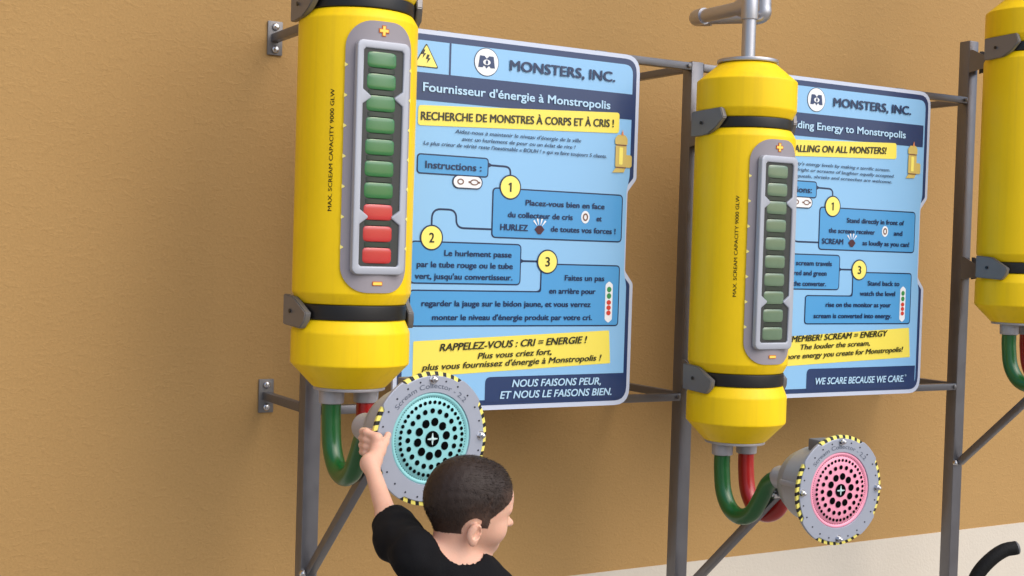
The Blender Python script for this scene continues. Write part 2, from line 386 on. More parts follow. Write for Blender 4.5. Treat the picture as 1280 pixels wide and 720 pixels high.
def make_tank(i, off, lit, label):
    """all z below are those of the middle tank; the tank is placed with its own offset"""
    zb = 1.09
    t = thing('energy_tank', label, 'tank', (i+AX, AY, zb+off), 0, 'yellow energy tanks on the rack')
    z = lambda v: v-zb
    P = lambda n, bm, m, par=t, ang=35: finish(bm, n, m, par, ang)
    bm = B(); lathe(bm, rounded([(0, z(2.0125)), (.066, z(2.0125)), (.1175, z(1.969)), (RT, z(1.966)), (RT, z(1.900)), (.107, z(1.879)), (0, z(1.879))], .003), 96); P('end_cap', bm, YELLOW)
    bm = B(); lathe(bm, rounded([(0, z(1.854)), (.107, z(1.854)), (RT, z(1.836)), (RT, z(1.306)), (.107, z(1.284)), (0, z(1.284))], .003), 96); P('tank_body', bm, YELLOW)
    bm = B(); box(bm, (0, .1179, z(1.571)), (.004, .003, .52)); P('weld_seam', bm, YELLOW)
    bm = B(); lathe(bm, rounded([(0, z(1.254)), (.107, z(1.254)), (RT, z(1.229)), (RT, z(1.168)), (.1175, z(1.165)), (.073, z(1.1186)), (0, z(1.1186))], .003), 96); P('end_cap', bm, YELLOW)
    for zz0, zz1 in ((1.8545, 1.8785), (1.2545, 1.2835)):
        bm = B(); lathe(bm, rounded([(.09, z(zz0)), (.1095, z(zz0)), (.1095, z(zz1)), (.09, z(zz1))], .002), 72); P('strap_band', bm, BLACK)
    # clamps: two ears and a yoke to the post, at each band
    for up, zc in ((1, 1.866), (0, 1.268)):
        if up: prof = [(.050, z(1.836)), (.030, z(1.836)), (-.010, z(1.838)), (-.036, z(1.852)), (-.054, z(1.876)), (-.047, z(1.899)), (.050, z(1.894))]
        else: prof = [(.050, z(1.300)), (-.002, z(1.296)), (-.048, z(1.268)), (-.046, z(1.252)), (-.034, z(1.236)), (.050, z(1.240))]
        for s in (-1, 1):
            bm = B(); n = len(prof)
            a = [bm.verts.new((s*(.1245 if y > -.03 else .1245-.016*(-.03-y)/.035), y, zz)) for y, zz in prof]
            b_ = [bm.verts.new((s*(.1115 if y > -.03 else .1115-.016*(-.03-y)/.035), y, zz)) for y, zz in prof]
            bm.faces.new(a); bm.faces.new(b_[::-1])
            for k in range(n): bm.faces.new((a[k], a[(k+1) % n], b_[(k+1) % n], b_[k]))
            bmesh.ops.bevel(bm, geom=bm.edges[:], offset=.0018, segments=2, affect='EDGES')
            ear = P('clamp_ear', bm, CLAMP)
            bm = B(); tube(bm, [(s*.1243, .012, z(zc)), (s*.1262, .012, z(zc))], .0042, 8); P('clamp_screw', bm, BLACK, ear)
        bm = B(); zm, hh = (z(1.856), .034) if up else (z(1.262), .04)
        poly_xz(bm, [(-.019, zm-hh/2), (.019, zm-hh/2), (.019, zm+hh/2), (-.019, zm+hh/2)], .1, .1895)
        for s in (-1, 1):
            a = [(.091, zm-.016), (.186, zm-.03), (.186, zm+.034), (.176, zm+.034), (.12, zm+.006), (.091, zm+.012)]
            va = [bm.verts.new((s*.0225, y, q)) for y, q in a]; vb = [bm.verts.new((s*.0195, y, q)) for y, q in a]
            bm.faces.new(va); bm.faces.new(vb[::-1])
            for k in range(6): bm.faces.new((va[k], va[(k+1) % 6], vb[(k+1) % 6], vb[k]))
        P('clamp_yoke', bm, CLAMP)
    # gauge
    bm = B(); a = 34.5
    cyl_sheet(bm, roundpoly([(-a, z(1.3095)), (a, z(1.3095)), (a, z(1.8275)), (-a, z(1.8275))], 24, 1) if False else
              [(x/RT*180/math.pi, zz) for x, zz in rrect(-R(a)*RT, z(1.3095), R(a)*RT, z(1.8275), .052, 10)], RT-.003, RT+.0035)
    pan = P('gauge_panel', bm, PANEL)
    for k in range(-3, 4):
        for s in (-1, 1):
            bm = B(); cyl_sheet(bm, [(s*34.8, z(ZC+k*TICK)-.0042), (s*34.8, z(ZC+k*TICK)+.0042), (s*32.0, z(ZC+k*TICK)+.0008), (s*32.0, z(ZC+k*TICK)-.0008)], RT+.0005, RT+.0044)
            P('tick_mark', bm, mat('tick_pale_yellow', (246, 232, 130), rough=.5), pan)
    def flatmark(pts, y, m, n):
        b = B(); poly_xz(b, pts, y, y+.002); P(n, b, m, pan)
    pc = z(1.8095)
    def plus(w_, h_): return [(-w_, pc-h_), (w_, pc-h_), (w_, pc-w_), (h_, pc-w_), (h_, pc+w_), (w_, pc+w_), (w_, pc+h_), (-w_, pc+h_), (-w_, pc+w_), (-h_, pc+w_), (-h_, pc-w_), (-w_, pc-w_)]
    yf = -RT-.0042
    flatmark(plus(.0042, .0105), yf-.0004, ORANGE, 'plus_outline'); flatmark(plus(.0025, .0088), yf-.0010, GOLD, 'plus_mark')
    mc = z(1.3275)
    flatmark(rrect(-.0105, mc-.004, .0105, mc+.004, .0015, 3), yf-.0004, ORANGE, 'minus_outline'); flatmark(rrect(-.009, mc-.0026, .009, mc+.0026, .001, 3), yf-.0010, GOLD, 'minus_mark')
    # bezel: a frame with four inward teeth
    x1, zt, zb_ = .0550, z(1.7895), z(1.3445); xi, zit, zib = .0412, z(1.7740), z(1.3605)
    outer = rrect(-x1, zb_, x1, zt, .013, 6)
    t1, t2 = z(ZC+.114), z(ZC-.114)
    inner = [(xi, zit-.004), (xi, t1+.014), (xi-.0165, t1+.002), (xi-.0165, t1-.002), (xi, t1-.014), (xi, t2+.014), (xi-.0165, t2+.002), (xi-.0165, t2-.002), (xi, t2-.014), (xi, zib+.004), (xi-.004, zib)]
    inner = inner+[(-x, q) for x, q in inner[::-1]]+[]
    inner = [(xi-.004, zit)]+inner+[(-xi+.004, zit)]
    inner = [p for k, p in enumerate(inner) if k == 0 or p != inner[k-1]]
    bm = B(); y0, y1 = -RT+.004, -RT-.0082
    vo = [bm.verts.new((x, y1, q)) for x, q in outer]; vi = [bm.verts.new((x, y1, q)) for x, q in inner]
    eo = [bm.edges.new((vo[k], vo[(k+1) % len(vo)])) for k in range(len(vo))]; ei = [bm.edges.new((vi[k], vi[(k+1) % len(vi)])) for k in range(len(vi))]
    bmesh.ops.triangle_fill(bm, use_beauty=True, use_dissolve=False, edges=eo+ei, normal=(0, -1, 0))
    bad = [f for f in bm.faces if abs(f.calc_center_median().x) < xi-.017 and zib < f.calc_center_median().z < zit]
    bmesh.ops.delete(bm, geom=bad, context='FACES_ONLY')
    ex = bmesh.ops.extrude_face_region(bm, geom=bm.faces[:])
    bmesh.ops.translate(bm, vec=(0, y0-y1, 0), verts=[v for v in ex['geom'] if isinstance(v, bmesh.types.BMVert)])
    fe = [e for e in bm.edges if all(abs(v.co.y-y1) < 1e-5 for v in e.verts) and len({round(f.normal.y, 1) for f in e.link_faces}) > 1]
    bmesh.ops.recalc_face_normals(bm, faces=bm.faces)
    fe = [e for e in bm.edges if all(abs(v.co.y-y1) < 1e-5 for v in e.verts) and len(e.link_faces) == 2 and any(abs(f.normal.y) < .5 for f in e.link_faces)]
    bmesh.ops.bevel(bm, geom=fe, offset=.0028, segments=3, affect='EDGES', profile=.5, clamp_overlap=True)
    P('bezel', bm, BEZEL, pan, 40)
    bm = B(); box(bm, (0, -RT-.0015, z(ZC)), (.0895, .0062, .418)); P('gauge_back', bm, GAUGE_BACK, pan)
    n = 10; h = (zit-zib)/n
    for k in range(n):
        zc = zit-h*(k+.5)
        bm = B(); lathe(bm, rounded([(0, zc-h*.36), (.0310, zc-h*.36), (.0310, zc+h*.36), (0, zc+h*.36)], .0085, 5), 32)
        for v in bm.verts: v.co.y = v.co.y*.16-RT-.0034; v.co.x -= .003
        m = (GREEN_ON if k < 7 else RED_ON) if lit else GREEN_OFF
        P('gauge_cell', bm, m, pan)
    for k in range(1, n):
        zc = zit-h*k
        bm = B(); lathe(bm, [(0, zc-h*.1), (.0285, zc-h*.1), (.0285, zc+h*.1), (0, zc+h*.1)], 28)
        for v in bm.verts: v.co.y = v.co.y*.16-RT-.0034; v.co.x -= .003
        P('gauge_spacer', bm, mat('spacer_dark', (46, 56, 45), rough=.3), pan)
    # lettering that runs up the tank
    bm = B(); tb = B(); add_text(tb, 'MAX. SCREAM CAPACITY 9000 GLW', 0, .232, -.0040, .0078, 0, bold=.014)
    rt = Matrix.Rotation(R(-46.2), 3, 'Z'); c0 = Vector(cyl_pt(-46.2, RT+.0006, z(1.464)))
    for v in tb.verts:
        u, q = v.co.x, v.co.z
        v.co = rt @ Vector((-q, 0, u)) + c0
    bm.free(); P('lettering', tb, INK)
    # plumbing under the tank
    bm = B(); lathe(bm, rounded([(0, z(1.1188)), (.0715, z(1.1188)), (.0715, z(1.1125)), (0, z(1.1125))], .0015, 2), 48); P('bottom_flange', bm, COLLAR)
    for s, m in ((-1, TUBE_G), (1, TUBE_R)):
        x = s*.037
        bm = B(); lathe(bm, rounded([(0, z(1.1126)), (.0255, z(1.1126)), (.0245, z(1.086)), (.021, z(1.0845)), (0, z(1.0845))], .0012, 2), 32, (x, 0, 0)); P('hose_collar', bm, COLLAR)
        pts = [(x, 0, z(1.09)), (x, -.001, z(1.05)), (x, -.010, z(.998)), (x, -.036, z(.962)), (x, -.073, z(.951)), (x, -.112, z(.966)), (x, -.141, z(1.004)), (x, -.166, z(1.043)), (x, -.198, z(1.061)), (x, -.232, z(1.063))]
        bm = B(); tube(bm, spline(pts, 8), .0192, 28); P('hose', bm, m)
    # plumbing above
    bm = B(); lathe(bm, rounded([(0, z(2.0127)), (.0725, z(2.0127)), (.0725, z(2.0215)), (0, z(2.0215))], .002, 3), 56); P('top_flange', bm, GALV)
    bm = B(); tube(bm, [(0, 0, z(2.02)), (0, 0, z(2.75))], .0165, 28)
    tube(bm, spline([(0, 0, z(2.75)), (0, .004, z(2.785)), (0, .03, z(2.80)), (0, .07, z(2.803)), (0, YW-AY, z(2.803))], 6), .0165, 28)
    pp = P('riser_pipe', bm, GALV)
    bm = B(); lathe(bm, rounded([(.0165, z(2.1175)), (.0205, z(2.1175)), (.0205, z(2.186)), (.0165, z(2.186))], .0015, 3), 32)
    tube(bm, [(0, .0, z(2.151)), (0, .037, z(2.151))], .0205, 28); P('pipe_tee', bm, GALV, pp)
    bm = B(); tube(bm, [(0, .01, z(2.151)), (0, .185, z(2.151))], .0165, 28); bp = P('branch_pipe', bm, GALV)
    e = Vector((.105, .075, z(2.149))); q = Vector((0, .212, z(2.151))); d = (e-q).normalized()
    bm = B(); tube(bm, spline([(0, .170, z(2.151)), (0, .190, z(2.151)), q+Vector((0, -.004, 0))*1 + d*.006, q+d*.024, q+d*.044], 6), .0205, 28); P('pipe_elbow', bm, GALV, bp)
    bm = B(); tube(bm, [q+d*.03, e-d*.02], .0165, 28); P('branch_pipe', bm, GALV)
    bm = B(); tube(bm, spline([e-d*.034, e-d*.018, e+Vector((0, 0, .006)), e+Vector((.0, 0, .024)), e+Vector((0, 0, .045))], 6), .0205, 28); P('pipe_elbow', bm, GALV, bp)
    bm = B(); h2 = e+Vector((0, 0, .5))
    tube(bm, spline([e+Vector((0, 0, .03)), e+Vector((0, 0, .3)), h2, h2+Vector((0, .02, .03)), h2+Vector((0, .06, .04)), Vector((e.x, YW-AY, h2.z+.04))], 6), .0165, 28); P('branch_pipe', bm, GALV)
    return t
make_tank(0, OFF[0], True, 'nearest yellow tank, its gauge lit green above and red below, over the boy')
make_tank(1, OFF[1], False, 'middle yellow tank with a pale unlit gauge and grey pipes above it')
make_tank(2, OFF[2], False, 'yellow tank cut off by the right edge of the picture, mounted highest on the rack')

# ------------------------------------------------------------------ scream receivers
RD = .119
def make_receiver(i, off, dx, yaw, gm, label):
    t = thing('scream_receiver', label, 'receiver', (i+dx, -.55, 1.060+off), R(yaw), 'round receivers under the tanks')
    P = lambda n, bm, m, par=t, ang=35: finish(bm, n, m, par, ang)
    bm = B(); lathe(bm, rounded([(0, .136), (.054, .136), (.067, .128), (.082, .095), (.087, .011), (0, .011)], .003), 64, axis='Y'); hs = P('housing', bm, HOUSE)
    for a in (175, -5, 265):
        bm = B(); c_, s_ = math.cos(R(a)), math.sin(R(a))
        rt = Matrix(((c_, 0, -s_), (0, 1, 0), (s_, 0, c_)))
        box(bm, rt @ Vector((.081, .058, 0)), (.012, .080, .011), rt, bev=.002); P('housing_rib', bm, COLLAR, hs)
    bm = B(); box(bm, (-.008, .046, .091), (.046, .052, .026), bev=.003); P('top_lug', bm, mat('lug_dark_grey', (118, 116, 118), rough=.5, metal=.3), hs)
    bm = B(); box(bm, (AX-dx, .150, -.015), (.03, .05, .05), bev=.003); P('brace_tab', bm, HOUSE, hs)
    for s in (-1, 1):
        bm = B(); lathe(bm, rounded([(.0, .172), (.0235, .172), (.026, .165), (.027, .12), (0, .12)], .002), 32, (s*.037+AX-dx, 0, .003), 'Y'); P('hose_collar', bm, COLLAR, hs)
    rim_prof = rounded([(.096, .0085), (RD, .0085), (RD, .0025), (.096, .0025)], .001, 2)
    def arc_ring(a0, a1, prof):
        b = B(); n = int((a1-a0)/1.5)+1; rows = []
        for k in range(n+1):
            a = R(a0+(a1-a0)*k/n); rows.append([b.verts.new((r*math.cos(a), q, r*math.sin(a))) for r, q in prof])
        for u, v in zip(rows, rows[1:]):
            for k in range(len(prof)-1): b.faces.new((u[k], u[k+1], v[k+1], v[k]))
        b.faces.new(rows[0]); b.faces.new(rows[-1][::-1]); return b
    for c_ in (0, 90, 180, 270):
        P('hazard_tape', arc_ring(c_-31, c_+31, rim_prof), HAZ); P('rim_segment', arc_ring(c_+31, c_+59, rim_prof), HOUSE)
    # faceplate: cut back where the hazard stripes show
    out = []
    for k in range(240):
        a = k*1.5; d = min(abs((a-c_+180) % 360-180) for c_ in (0, 90, 180, 270))
        s_ = min(1, max(0, (d-29)/3)); out.append((math.cos(R(a))*(RD*(.938+.066*s_)), math.sin(R(a))*(RD*(.938+.066*s_))))
    bm = B(); ri = RD*.695; n = 240
    ring = lambda y, pts: [bm.verts.new((x, y, zz)) for x, zz in pts]
    o0, o1 = ring(.0030, out), ring(.0008, out); o2 = ring(0, [(x*.992, q*.992) for x, q in out])
    i2 = ring(0, circ(0, 0, ri, n=n)); i1 = ring(.002, circ(0, 0, ri-.0012, n=n)); i0 = ring(.006, circ(0, 0, ri-.0016, n=n))
    for a_, b_ in ((o0, o1), (o1, o2), (o2, i2), (i2, i1), (i1, i0)):
        for k in range(n): bm.faces.new((a_[k], a_[(k+1) % n], b_[(k+1) % n], b_[k]))
    fp = P('faceplate', bm, PLATE)
    bm = B()
    for k in range(24):
        if k % 6: 
            a = R(k*15); tube(bm, [(.112/.128*RD*math.cos(a), .001, .112/.128*RD*math.sin(a)), (.112/.128*RD*math.cos(a), -.0009, .112/.128*RD*math.sin(a))], .0017, 8)
    P('rivets', bm, mat('rivet_dark', (58, 60, 70), rough=.4, metal=.5), fp)
    for a in (0, 90, 180, 270):
        c_, s_ = math.cos(R(a))*RD*.885, math.sin(R(a))*RD*.885
        bm = B(); lathe(bm, [(0, .001), (.0085, .001), (.0085, -.0012), (0, -.0012)], 18, (c_, 0, s_), 'Y')
        lathe(bm, rounded([(0, -.001), (.0062, -.001), (.0062, -.0062), (.0054, -.0072), (0, -.0072)], .0004, 1), 6, (c_, 0, s_), 'Y')
        lathe(bm, rounded([(0, -.007), (.0034, -.007), (.0034, -.0115), (0, -.0125)], .001, 2), 12, (c_, 0, s_), 'Y')
        P('bolt', bm, CHROME, fp)
    co, faces = text_mesh('Scream Collector - 2.2', 0)
    x0, x1 = co[:, 0].min(), co[:, 0].max(); r0 = RD*.755; arc = R(100)
    bm = B(); vs = []
    for x, q in co:
        a = math.pi/2+R(3)+arc/2-(x-x0)/(x1-x0)*arc; rr = r0+q/CAP*.0088
        vs.append(bm.verts.new((rr*math.cos(a), -.0006, rr*math.sin(a))))
    for f in faces:
        try: bm.faces.new([vs[k] for k in f])
        except ValueError: pass
    P('lettering', bm, GREYINK, fp)
    # grille
    F = RD
    surf = [(F*.695, .008), (F*.688, .0035), (F*.672, .0012), (F*.640, .0018), (F*.626, .0046), (F*.612, .0046), (F*.600, .0022), (F*.45, .0004), (F*.2, -.0006), (0, -.0008)]
    bm = B(); lathe(bm, surf, 96, axis='Y'); gr = P('grille', bm, gm, t, 60)
    sr = [s[0] for s in surf][::-1]; sy = [s[1] for s in surf][::-1]
    bm = B()
    for cnt, rr, hr, ph in ((10, .254, .064, 9), (20, .418, .040, 0), (40, .545, .029, 4.5), (96, .619, .0085, 0)):
        for k in range(cnt):
            a = R(ph+360*k/cnt); cx, cz = F*rr*math.cos(a), F*rr*math.sin(a)
            poly_xz(bm, circ(cx, cz, F*hr, n=14 if hr > .02 else 6), float(np.interp(F*rr, sr, sy))-.0010)
    poly_xz(bm, circ(0, 0, F*.12, n=28), -.0020)
    P('grille_holes', bm, HOLE, gr)
    bm = B()
    for k in range(4):
        a = R(45*0+90*k); u = Vector((math.cos(a), 0, math.sin(a))); v = Vector((-math.sin(a), 0, math.cos(a)))
        q = [u*F*.088+v*F*.006, u*F*.088-v*F*.006, u*F*.02-v*F*.018, u*F*.02+v*F*.018]
        bm.faces.new([bm.verts.new(p+Vector((0, -.0026, 0))) for p in q])
    lathe(bm, [(F*.028, -.0022), (F*.024, -.0036), (0, -.0042)], 20, axis='Y')
    P('hub', bm, mat('hub_pale', (190, 215, 215), rough=.4), gr)
    return t
make_receiver(0, OFF[0]+.002, .0232, 6, TEAL, 'round grey receiver with a teal grille, gripped by the boy')
make_receiver(1, OFF[1], .0105, -2, PINK, 'round grey receiver with a pink perforated grille under the middle tank')
make_receiver(2, OFF[2], .015, 0, TEAL, 'round receiver below the rightmost tank, beyond the edge of the picture')

# ------------------------------------------------------------------ information signs
YS = -.020; LY = .0006
def bez(P, n=8): return [tuple(v) for v in spline([(p[0], 0, p[1]) for p in P], n)]
def stroke(bm, pts, wd, y):
    P = [Vector((p[0], p[-1])) for p in pts]; L_ = []; R2 = []
    for k in range(len(P)):
        d = (P[min(k+1, len(P)-1)]-P[max(k-1, 0)]).normalized(); nrm = Vector((-d.y, d.x))*wd/2
        L_.append(bm.verts.new((P[k].x+nrm.x, y, P[k].y+nrm.y))); R2.append(bm.verts.new((P[k].x-nrm.x, y, P[k].y-nrm.y)))
    for k in range(len(P)-1): bm.faces.new((L_[k], L_[k+1], R2[k+1], R2[k]))
def arcpts(pts, rad): return roundpoly_open(pts, rad)
def roundpoly_open(P, rad, seg=6):
    out = [P[0]]
    for i in range(1, len(P)-1):
        a, b, c = Vector(P[i-1]), Vector(P[i]), Vector(P[i+1]); u, v = a-b, c-b; r = min(rad, u.length*.49, v.length*.49)
        p, q = b+u.normalized()*r, b+v.normalized()*r
        for k in range(seg+1):
            t = k/seg; out.append(tuple(p*(1-t)**2+b*2*t*(1-t)+q*t*t))
    out.append(P[-1]); return out

def make_sign(i, fr, label):
    t = thing('information_sign', label, 'sign', (i, 0, Z0), 0, 'blue information signs between the tanks')
    zz = -Z0; du = 0 if fr else -.006
    y = lambda n: YS-n*LY
    def part(name, fn, m, par=t):
        b = B(); fn(b)
        for v in b.verts: v.co.z += zz; v.co.x += (du if name not in ('board', 'border_stripe', 'background_panel', 'mounting_stud') else 0)
        return finish(b, name, m, par, smooth=False)
    def mirror(rt): return rt+[(1.02-a, b) for a, b in rt[::-1]]
    ol = mirror([(.827, 2.032), (.827, 1.735), (.802, 1.704), (.802, 1.513), (.826, 1.484), (.826, 1.190)])
    rad = [.042, .006, .006, .006, .006, .042, .042, .006, .006, .006, .006, .042]
    def board(b):
        poly_xz(b, roundpoly(ol, rad), YS, YS+.009)
    part('board', board, S_EDGE)
    part('mounting_stud', lambda b: [box(b, (x, -.0055, q), (.03, .011, .017)) for x in (.3, .72) for q in (ZT, ZB)], CLAMP)
    st = mirror([(.8175, 2.022), (.8175, 1.738), (.790, 1.708), (.790, 1.510), (.8165, 1.481), (.8165, 1.201)])
    part('border_stripe', lambda b: poly_xz(b, roundpoly(st, [.034, .004, .004, .004, .004, .034]*2), y(1)), S_NAVY)
    pn = mirror([(.806, 2.008), (.806, 1.742), (.7985, 1.705), (.7985, 1.512), (.806, 1.478), (.806, 1.213)])
    part('background_panel', lambda b: poly_xz(b, roundpoly(pn, [.024, .006, .006, .006, .006, .024]*2), y(2)), S_BLUE)
    # header
    part('header_band', lambda b: poly_xz(b, [(.214, 1.8775), (.806, 1.8775), (.806, 1.938), (.214, 1.938)], y(3)), S_NAVY)
    part('header_divider', lambda b: poly_xz(b, [(.309, 1.938), (.3135, 1.938), (.3135, 2.008), (.309, 2.008)], y(3)), S_NAVY)
    if fr or True:
        tri = [(.252, 2.003), (.2835, 1.949), (.2205, 1.949)]
        wt = part('warning_triangle', lambda b: poly_xz(b, roundpoly(tri, .006), y(3)), S_TXTD)
        tri2 = [(.252, 1.9985), (.2796, 1.9513), (.2244, 1.9513)]
        part('triangle_fill', lambda b: poly_xz(b, roundpoly(tri2, .004), y(4)), S_BADGE, wt)
        def bolt(b):
            for dx, dz in ((-.006, .006), (.005, -.004)):
                q = [(.255, 1.984), (.249, 1.984), (.2455, 1.971), (.251, 1.972), (.2485, 1.960), (.2575, 1.9745), (.252, 1.974)]
                poly_xz(b, [(u+dx, (v-1.972)*.8+1.972+dz) for u, v in q], y(5))
        part('lightning_mark', bolt, S_TXTD, wt)
    lc = (.403, 1.9755)
    lg = part('logo_badge', lambda b: poly_xz(b, circ(*lc, .0318, n=40), y(3)), S_TXT)
    part('logo_disc', lambda b: poly_xz(b, circ(*lc, .0302, n=40), y(4)), S_WHITE, lg)
    def emblem(b):
        q = [(-.0215, -.0125), (-.0175, .0135), (-.0060, .0135), (0, .0075), (.0060, .0135), (.0175, .0135), (.0215, -.0125), (.0100, -.0125), (.0085, -.0090), (.0045, -.0090), (0, -.0145), (-.0045, -.0090), (-.0085, -.0090), (-.0100, -.0125)]
        poly_xz(b, [(lc[0]+u, lc[1]+v) for u, v in q], y(5))
    part('logo_letter', emblem, S_NAVY, lg)
    part('logo_eye', lambda b: poly_xz(b, circ(lc[0], lc[1]-.0005, .0095, .0062, 24), y(6)), S_WHITE, lg)
    part('logo_pupil', lambda b: poly_xz(b, circ(lc[0], lc[1]-.0005, .0032, .0048, 16), y(7)), S_NAVY, lg)
    def lines(name, L, m, par=t, ly=6):
        for s, u0, u1, v, cap, bold, sh, tilt in L:
            part(name, lambda b: add_text(b, s, u0, u1, v, cap, y(ly), bold, sh, tilt), m, par)
    lines('company_lettering', [('MONSTERS, INC.', .464, .7525, 1.9635, .0222, .034, 0, 0)], S_TXT)
    lines('title_lettering', [("Fournisseur d'énergie à Monstropolis", .246, .741, 1.8975, .0185, .025, 0, 0) if fr else
          ('Providing Energy to Monstropolis', .268, .735, 1.8975, .0185, .025, 0, 0)], S_PALETXT)
    tl = .0475
    yb = [(.236, 1.822), (.770, 1.8425), (.770, 1.8915), (.236, 1.866)] if fr else [(.250, 1.8205), (.705, 1.8385), (.703, 1.882), (.250, 1.863)]
    hb = part('headline_banner', lambda b: poly_xz(b, roundpoly(yb, .008), y(4)), S_YEL)
    lines('lettering', [('RECHERCHE DE MONSTRES À CORPS ET À CRIS !', .243, .753, 1.8345, .0175, .024, 0, .042) if fr else
          ('CALLING ON ALL MONSTERS!', .315, .664, 1.834, .0175, .026, .12, .046)], S_TXTD, hb)
    if fr: L = [("Aidez-nous à maintenir le niveau d'énergie de la ville", .328, .662, 1.811, .0085, .012, .2, .006), ('avec un hurlement de peur ou un éclat de rire !', .346, .647, 1.7955, .0085, .012, .2, .004),
                ("Le plus crieur de vérité reste l'inestimable « BOUH ! » qui va faire toujours 5 clients.", .251, .736, 1.7805, .0085, .012, .2, .001)]
    else: L = [("Help the city's energy levels by making a terrific scream.", .262, .681, 1.801, .0085, .012, .2, .004), ('Screams of fright or screams of laughter equally accepted.', .255, .698, 1.785, .0085, .012, .2, .004),
               ('Shouts, squeals, shrieks and screeches are welcome.', .272, .690, 1.769, .0085, .012, .2, .004)]
    lines('introduction_lettering', L, S_TXT)
    # instruction boxes
    def boxed(outline, r, name='instruction_box', ly=3):
        bx_ = part(name, lambda b: poly_xz(b, roundpoly(outline, r), y(ly)), S_LINE)
        c = Vector((sum(p[0] for p in outline)/len(outline), sum(p[1] for p in outline)/len(outline)))
        n = len(outline); ins = []
        for k in range(n):
            a, b_, c2 = Vector(outline[k-1]), Vector(outline[k]), Vector(outline[(k+1) % n])
            d1, d2 = (b_-a).normalized(), (c2-b_).normalized(); n1, n2 = Vector((-d1.y, d1.x)), Vector((-d2.y, d2.x))
            bs = (n1+n2); ins.append(tuple(b_+bs*(.0032/max(.3, 1+n1.dot(n2)))))
        part('box_fill', lambda b: poly_xz(b, roundpoly(ins, max(.001, r-.0032)), y(ly+1)), S_BOX, bx_)
        return bx_
    rect = lambda u0, v0, u1, v1: [(u0, v0), (u1, v0), (u1, v1), (u0, v1)]
    b0 = boxed(rect(.236, 1.7165, .4165, 1.7615), .010)
    lines('lettering', [('Instructions :' if fr else 'Instructions:', .257, .397, 1.730, .0155, .022, 0, 0)], S_TXT, b0)
    pl = part('pictogram_pill', lambda b: poly_xz(b, rrect(.325, 1.689, .4015, 1.7195, .0145), y(5)), S_LINE)
    part('pill_fill', lambda b: poly_xz(b, rrect(.3278, 1.6915, .3987, 1.7168, .0122), y(6)), S_WHITE, pl)
    def rings(b):
        for cx, rx in ((.345, .0085), (.380, .011)):
            P1, P2 = circ(cx, 1.7045, rx, .0068, 20), circ(cx, 1.7045, rx-.003, .0042, 20)
            a = [b.verts.new((u, y(7), v)) for u, v in P1]; c = [b.verts.new((u, y(7), v)) for u, v in P2]
            for k in range(20): b.faces.new((a[k], a[(k+1) % 20], c[(k+1) % 20], c[k]))
        poly_xz(b, [(.365, 1.7025), (.370, 1.7025), (.370, 1.7065), (.365, 1.7065)], y(7)); poly_xz(b, [(.390, 1.7025), (.395, 1.7025), (.395, 1.7065), (.390, 1.7065)], y(7))
    part('pill_picture', rings, S_BROWN, pl)
    b1 = boxed(rect(.428, 1.5815, .788, 1.6965), .012)
    b2 = boxed(rect(.222 if not fr else .226, 1.475, .509, 1.570), .012)
    if fr: o3 = [(.226, 1.3805), (.786, 1.3805), (.786, 1.527), (.562, 1.527), (.562, 1.4625), (.226, 1.4625)]
    else: o3 = [(.388, 1.3835), (.782, 1.3835), (.782, 1.526), (.556, 1.526), (.556, 1.4615), (.388, 1.4615)]
    b3 = boxed(o3, .011)
    def conn(b):
        stroke(b, roundpoly_open([(.414, 1.7455), (.474, 1.7445), (.474, 1.715)], .022), .0045, y(2.5))
        poly_xz(b, [(.415, 1.739), (.428, 1.7455), (.415, 1.752)], y(2.6))
    def conn2(b):
        stroke(b, roundpoly_open([(.431, 1.601), (.338, 1.601), (.338, 1.641), (.277, 1.641), (.277, 1.59)], .022), .0045, y(2.5))
    def conn3(b):
        stroke(b, [(.506, 1.531), (.572, 1.531)], .0045, y(2.5))
        poly_xz(b, [(.507, 1.525), (.519, 1.531), (.507, 1.537)], y(2.6))
    for fn_ in (conn, conn2, conn3): part('connector_line', fn_, S_LINE)
    for s, c in (('1', (.474, 1.6985)), ('2', (.277, 1.5775)), ('3', (.5795, 1.531))):
        bd = part('step_badge', lambda b: poly_xz(b, circ(*c, .0285, n=40), y(5)), S_LINE)
        part('badge_fill', lambda b: poly_xz(b, circ(*c, .0252, n=40), y(6)), S_BADGE, bd)
        ww = .0038 if s == '1' else .0058
        if s == '1': part('numeral', lambda b: poly_xz(b, [(c[0]-.0016, c[1]-.0105), (c[0]+.0028, c[1]-.0105), (c[0]+.0028, c[1]+.0105), (c[0]-.0006, c[1]+.0105), (c[0]-.0056, c[1]+.0072), (c[0]-.0046, c[1]+.0042), (c[0]-.0016, c[1]+.0058)], y(7)), S_TXTD, bd)
        else: lines('numeral', [(s, c[0]-ww, c[0]+ww, c[1]-.0105, .021, .016, 0, 0)], S_TXTD, bd, 7)
    cp, bo = .0124, .030
    if fr:
        lines('lettering', [('Placez-vous bien en face', .516, .734, 1.6595, cp, bo, 0, 0), ('du collecteur de cris', .470, .645, 1.6305, cp, bo, 0, 0), ('et', .713, .727, 1.6305, cp, bo, 0, 0),
                            ('HURLEZ', .451, .523, 1.6005, .0138, bo, 0, 0), ('de toutes vos forces !', .586, .768, 1.6015, cp, bo, 0, 0)], S_TXT, b1)
        lines('lettering', [('Le hurlement passe', .310, .482, 1.5385, cp, bo, 0, 0), ('par le tube rouge ou le tube', .243, .486, 1.5125, cp, bo, 0, 0), ("vert, jusqu'au convertisseur.", .239, .486, 1.4865, cp, bo, 0, 0)], S_TXT, b2)
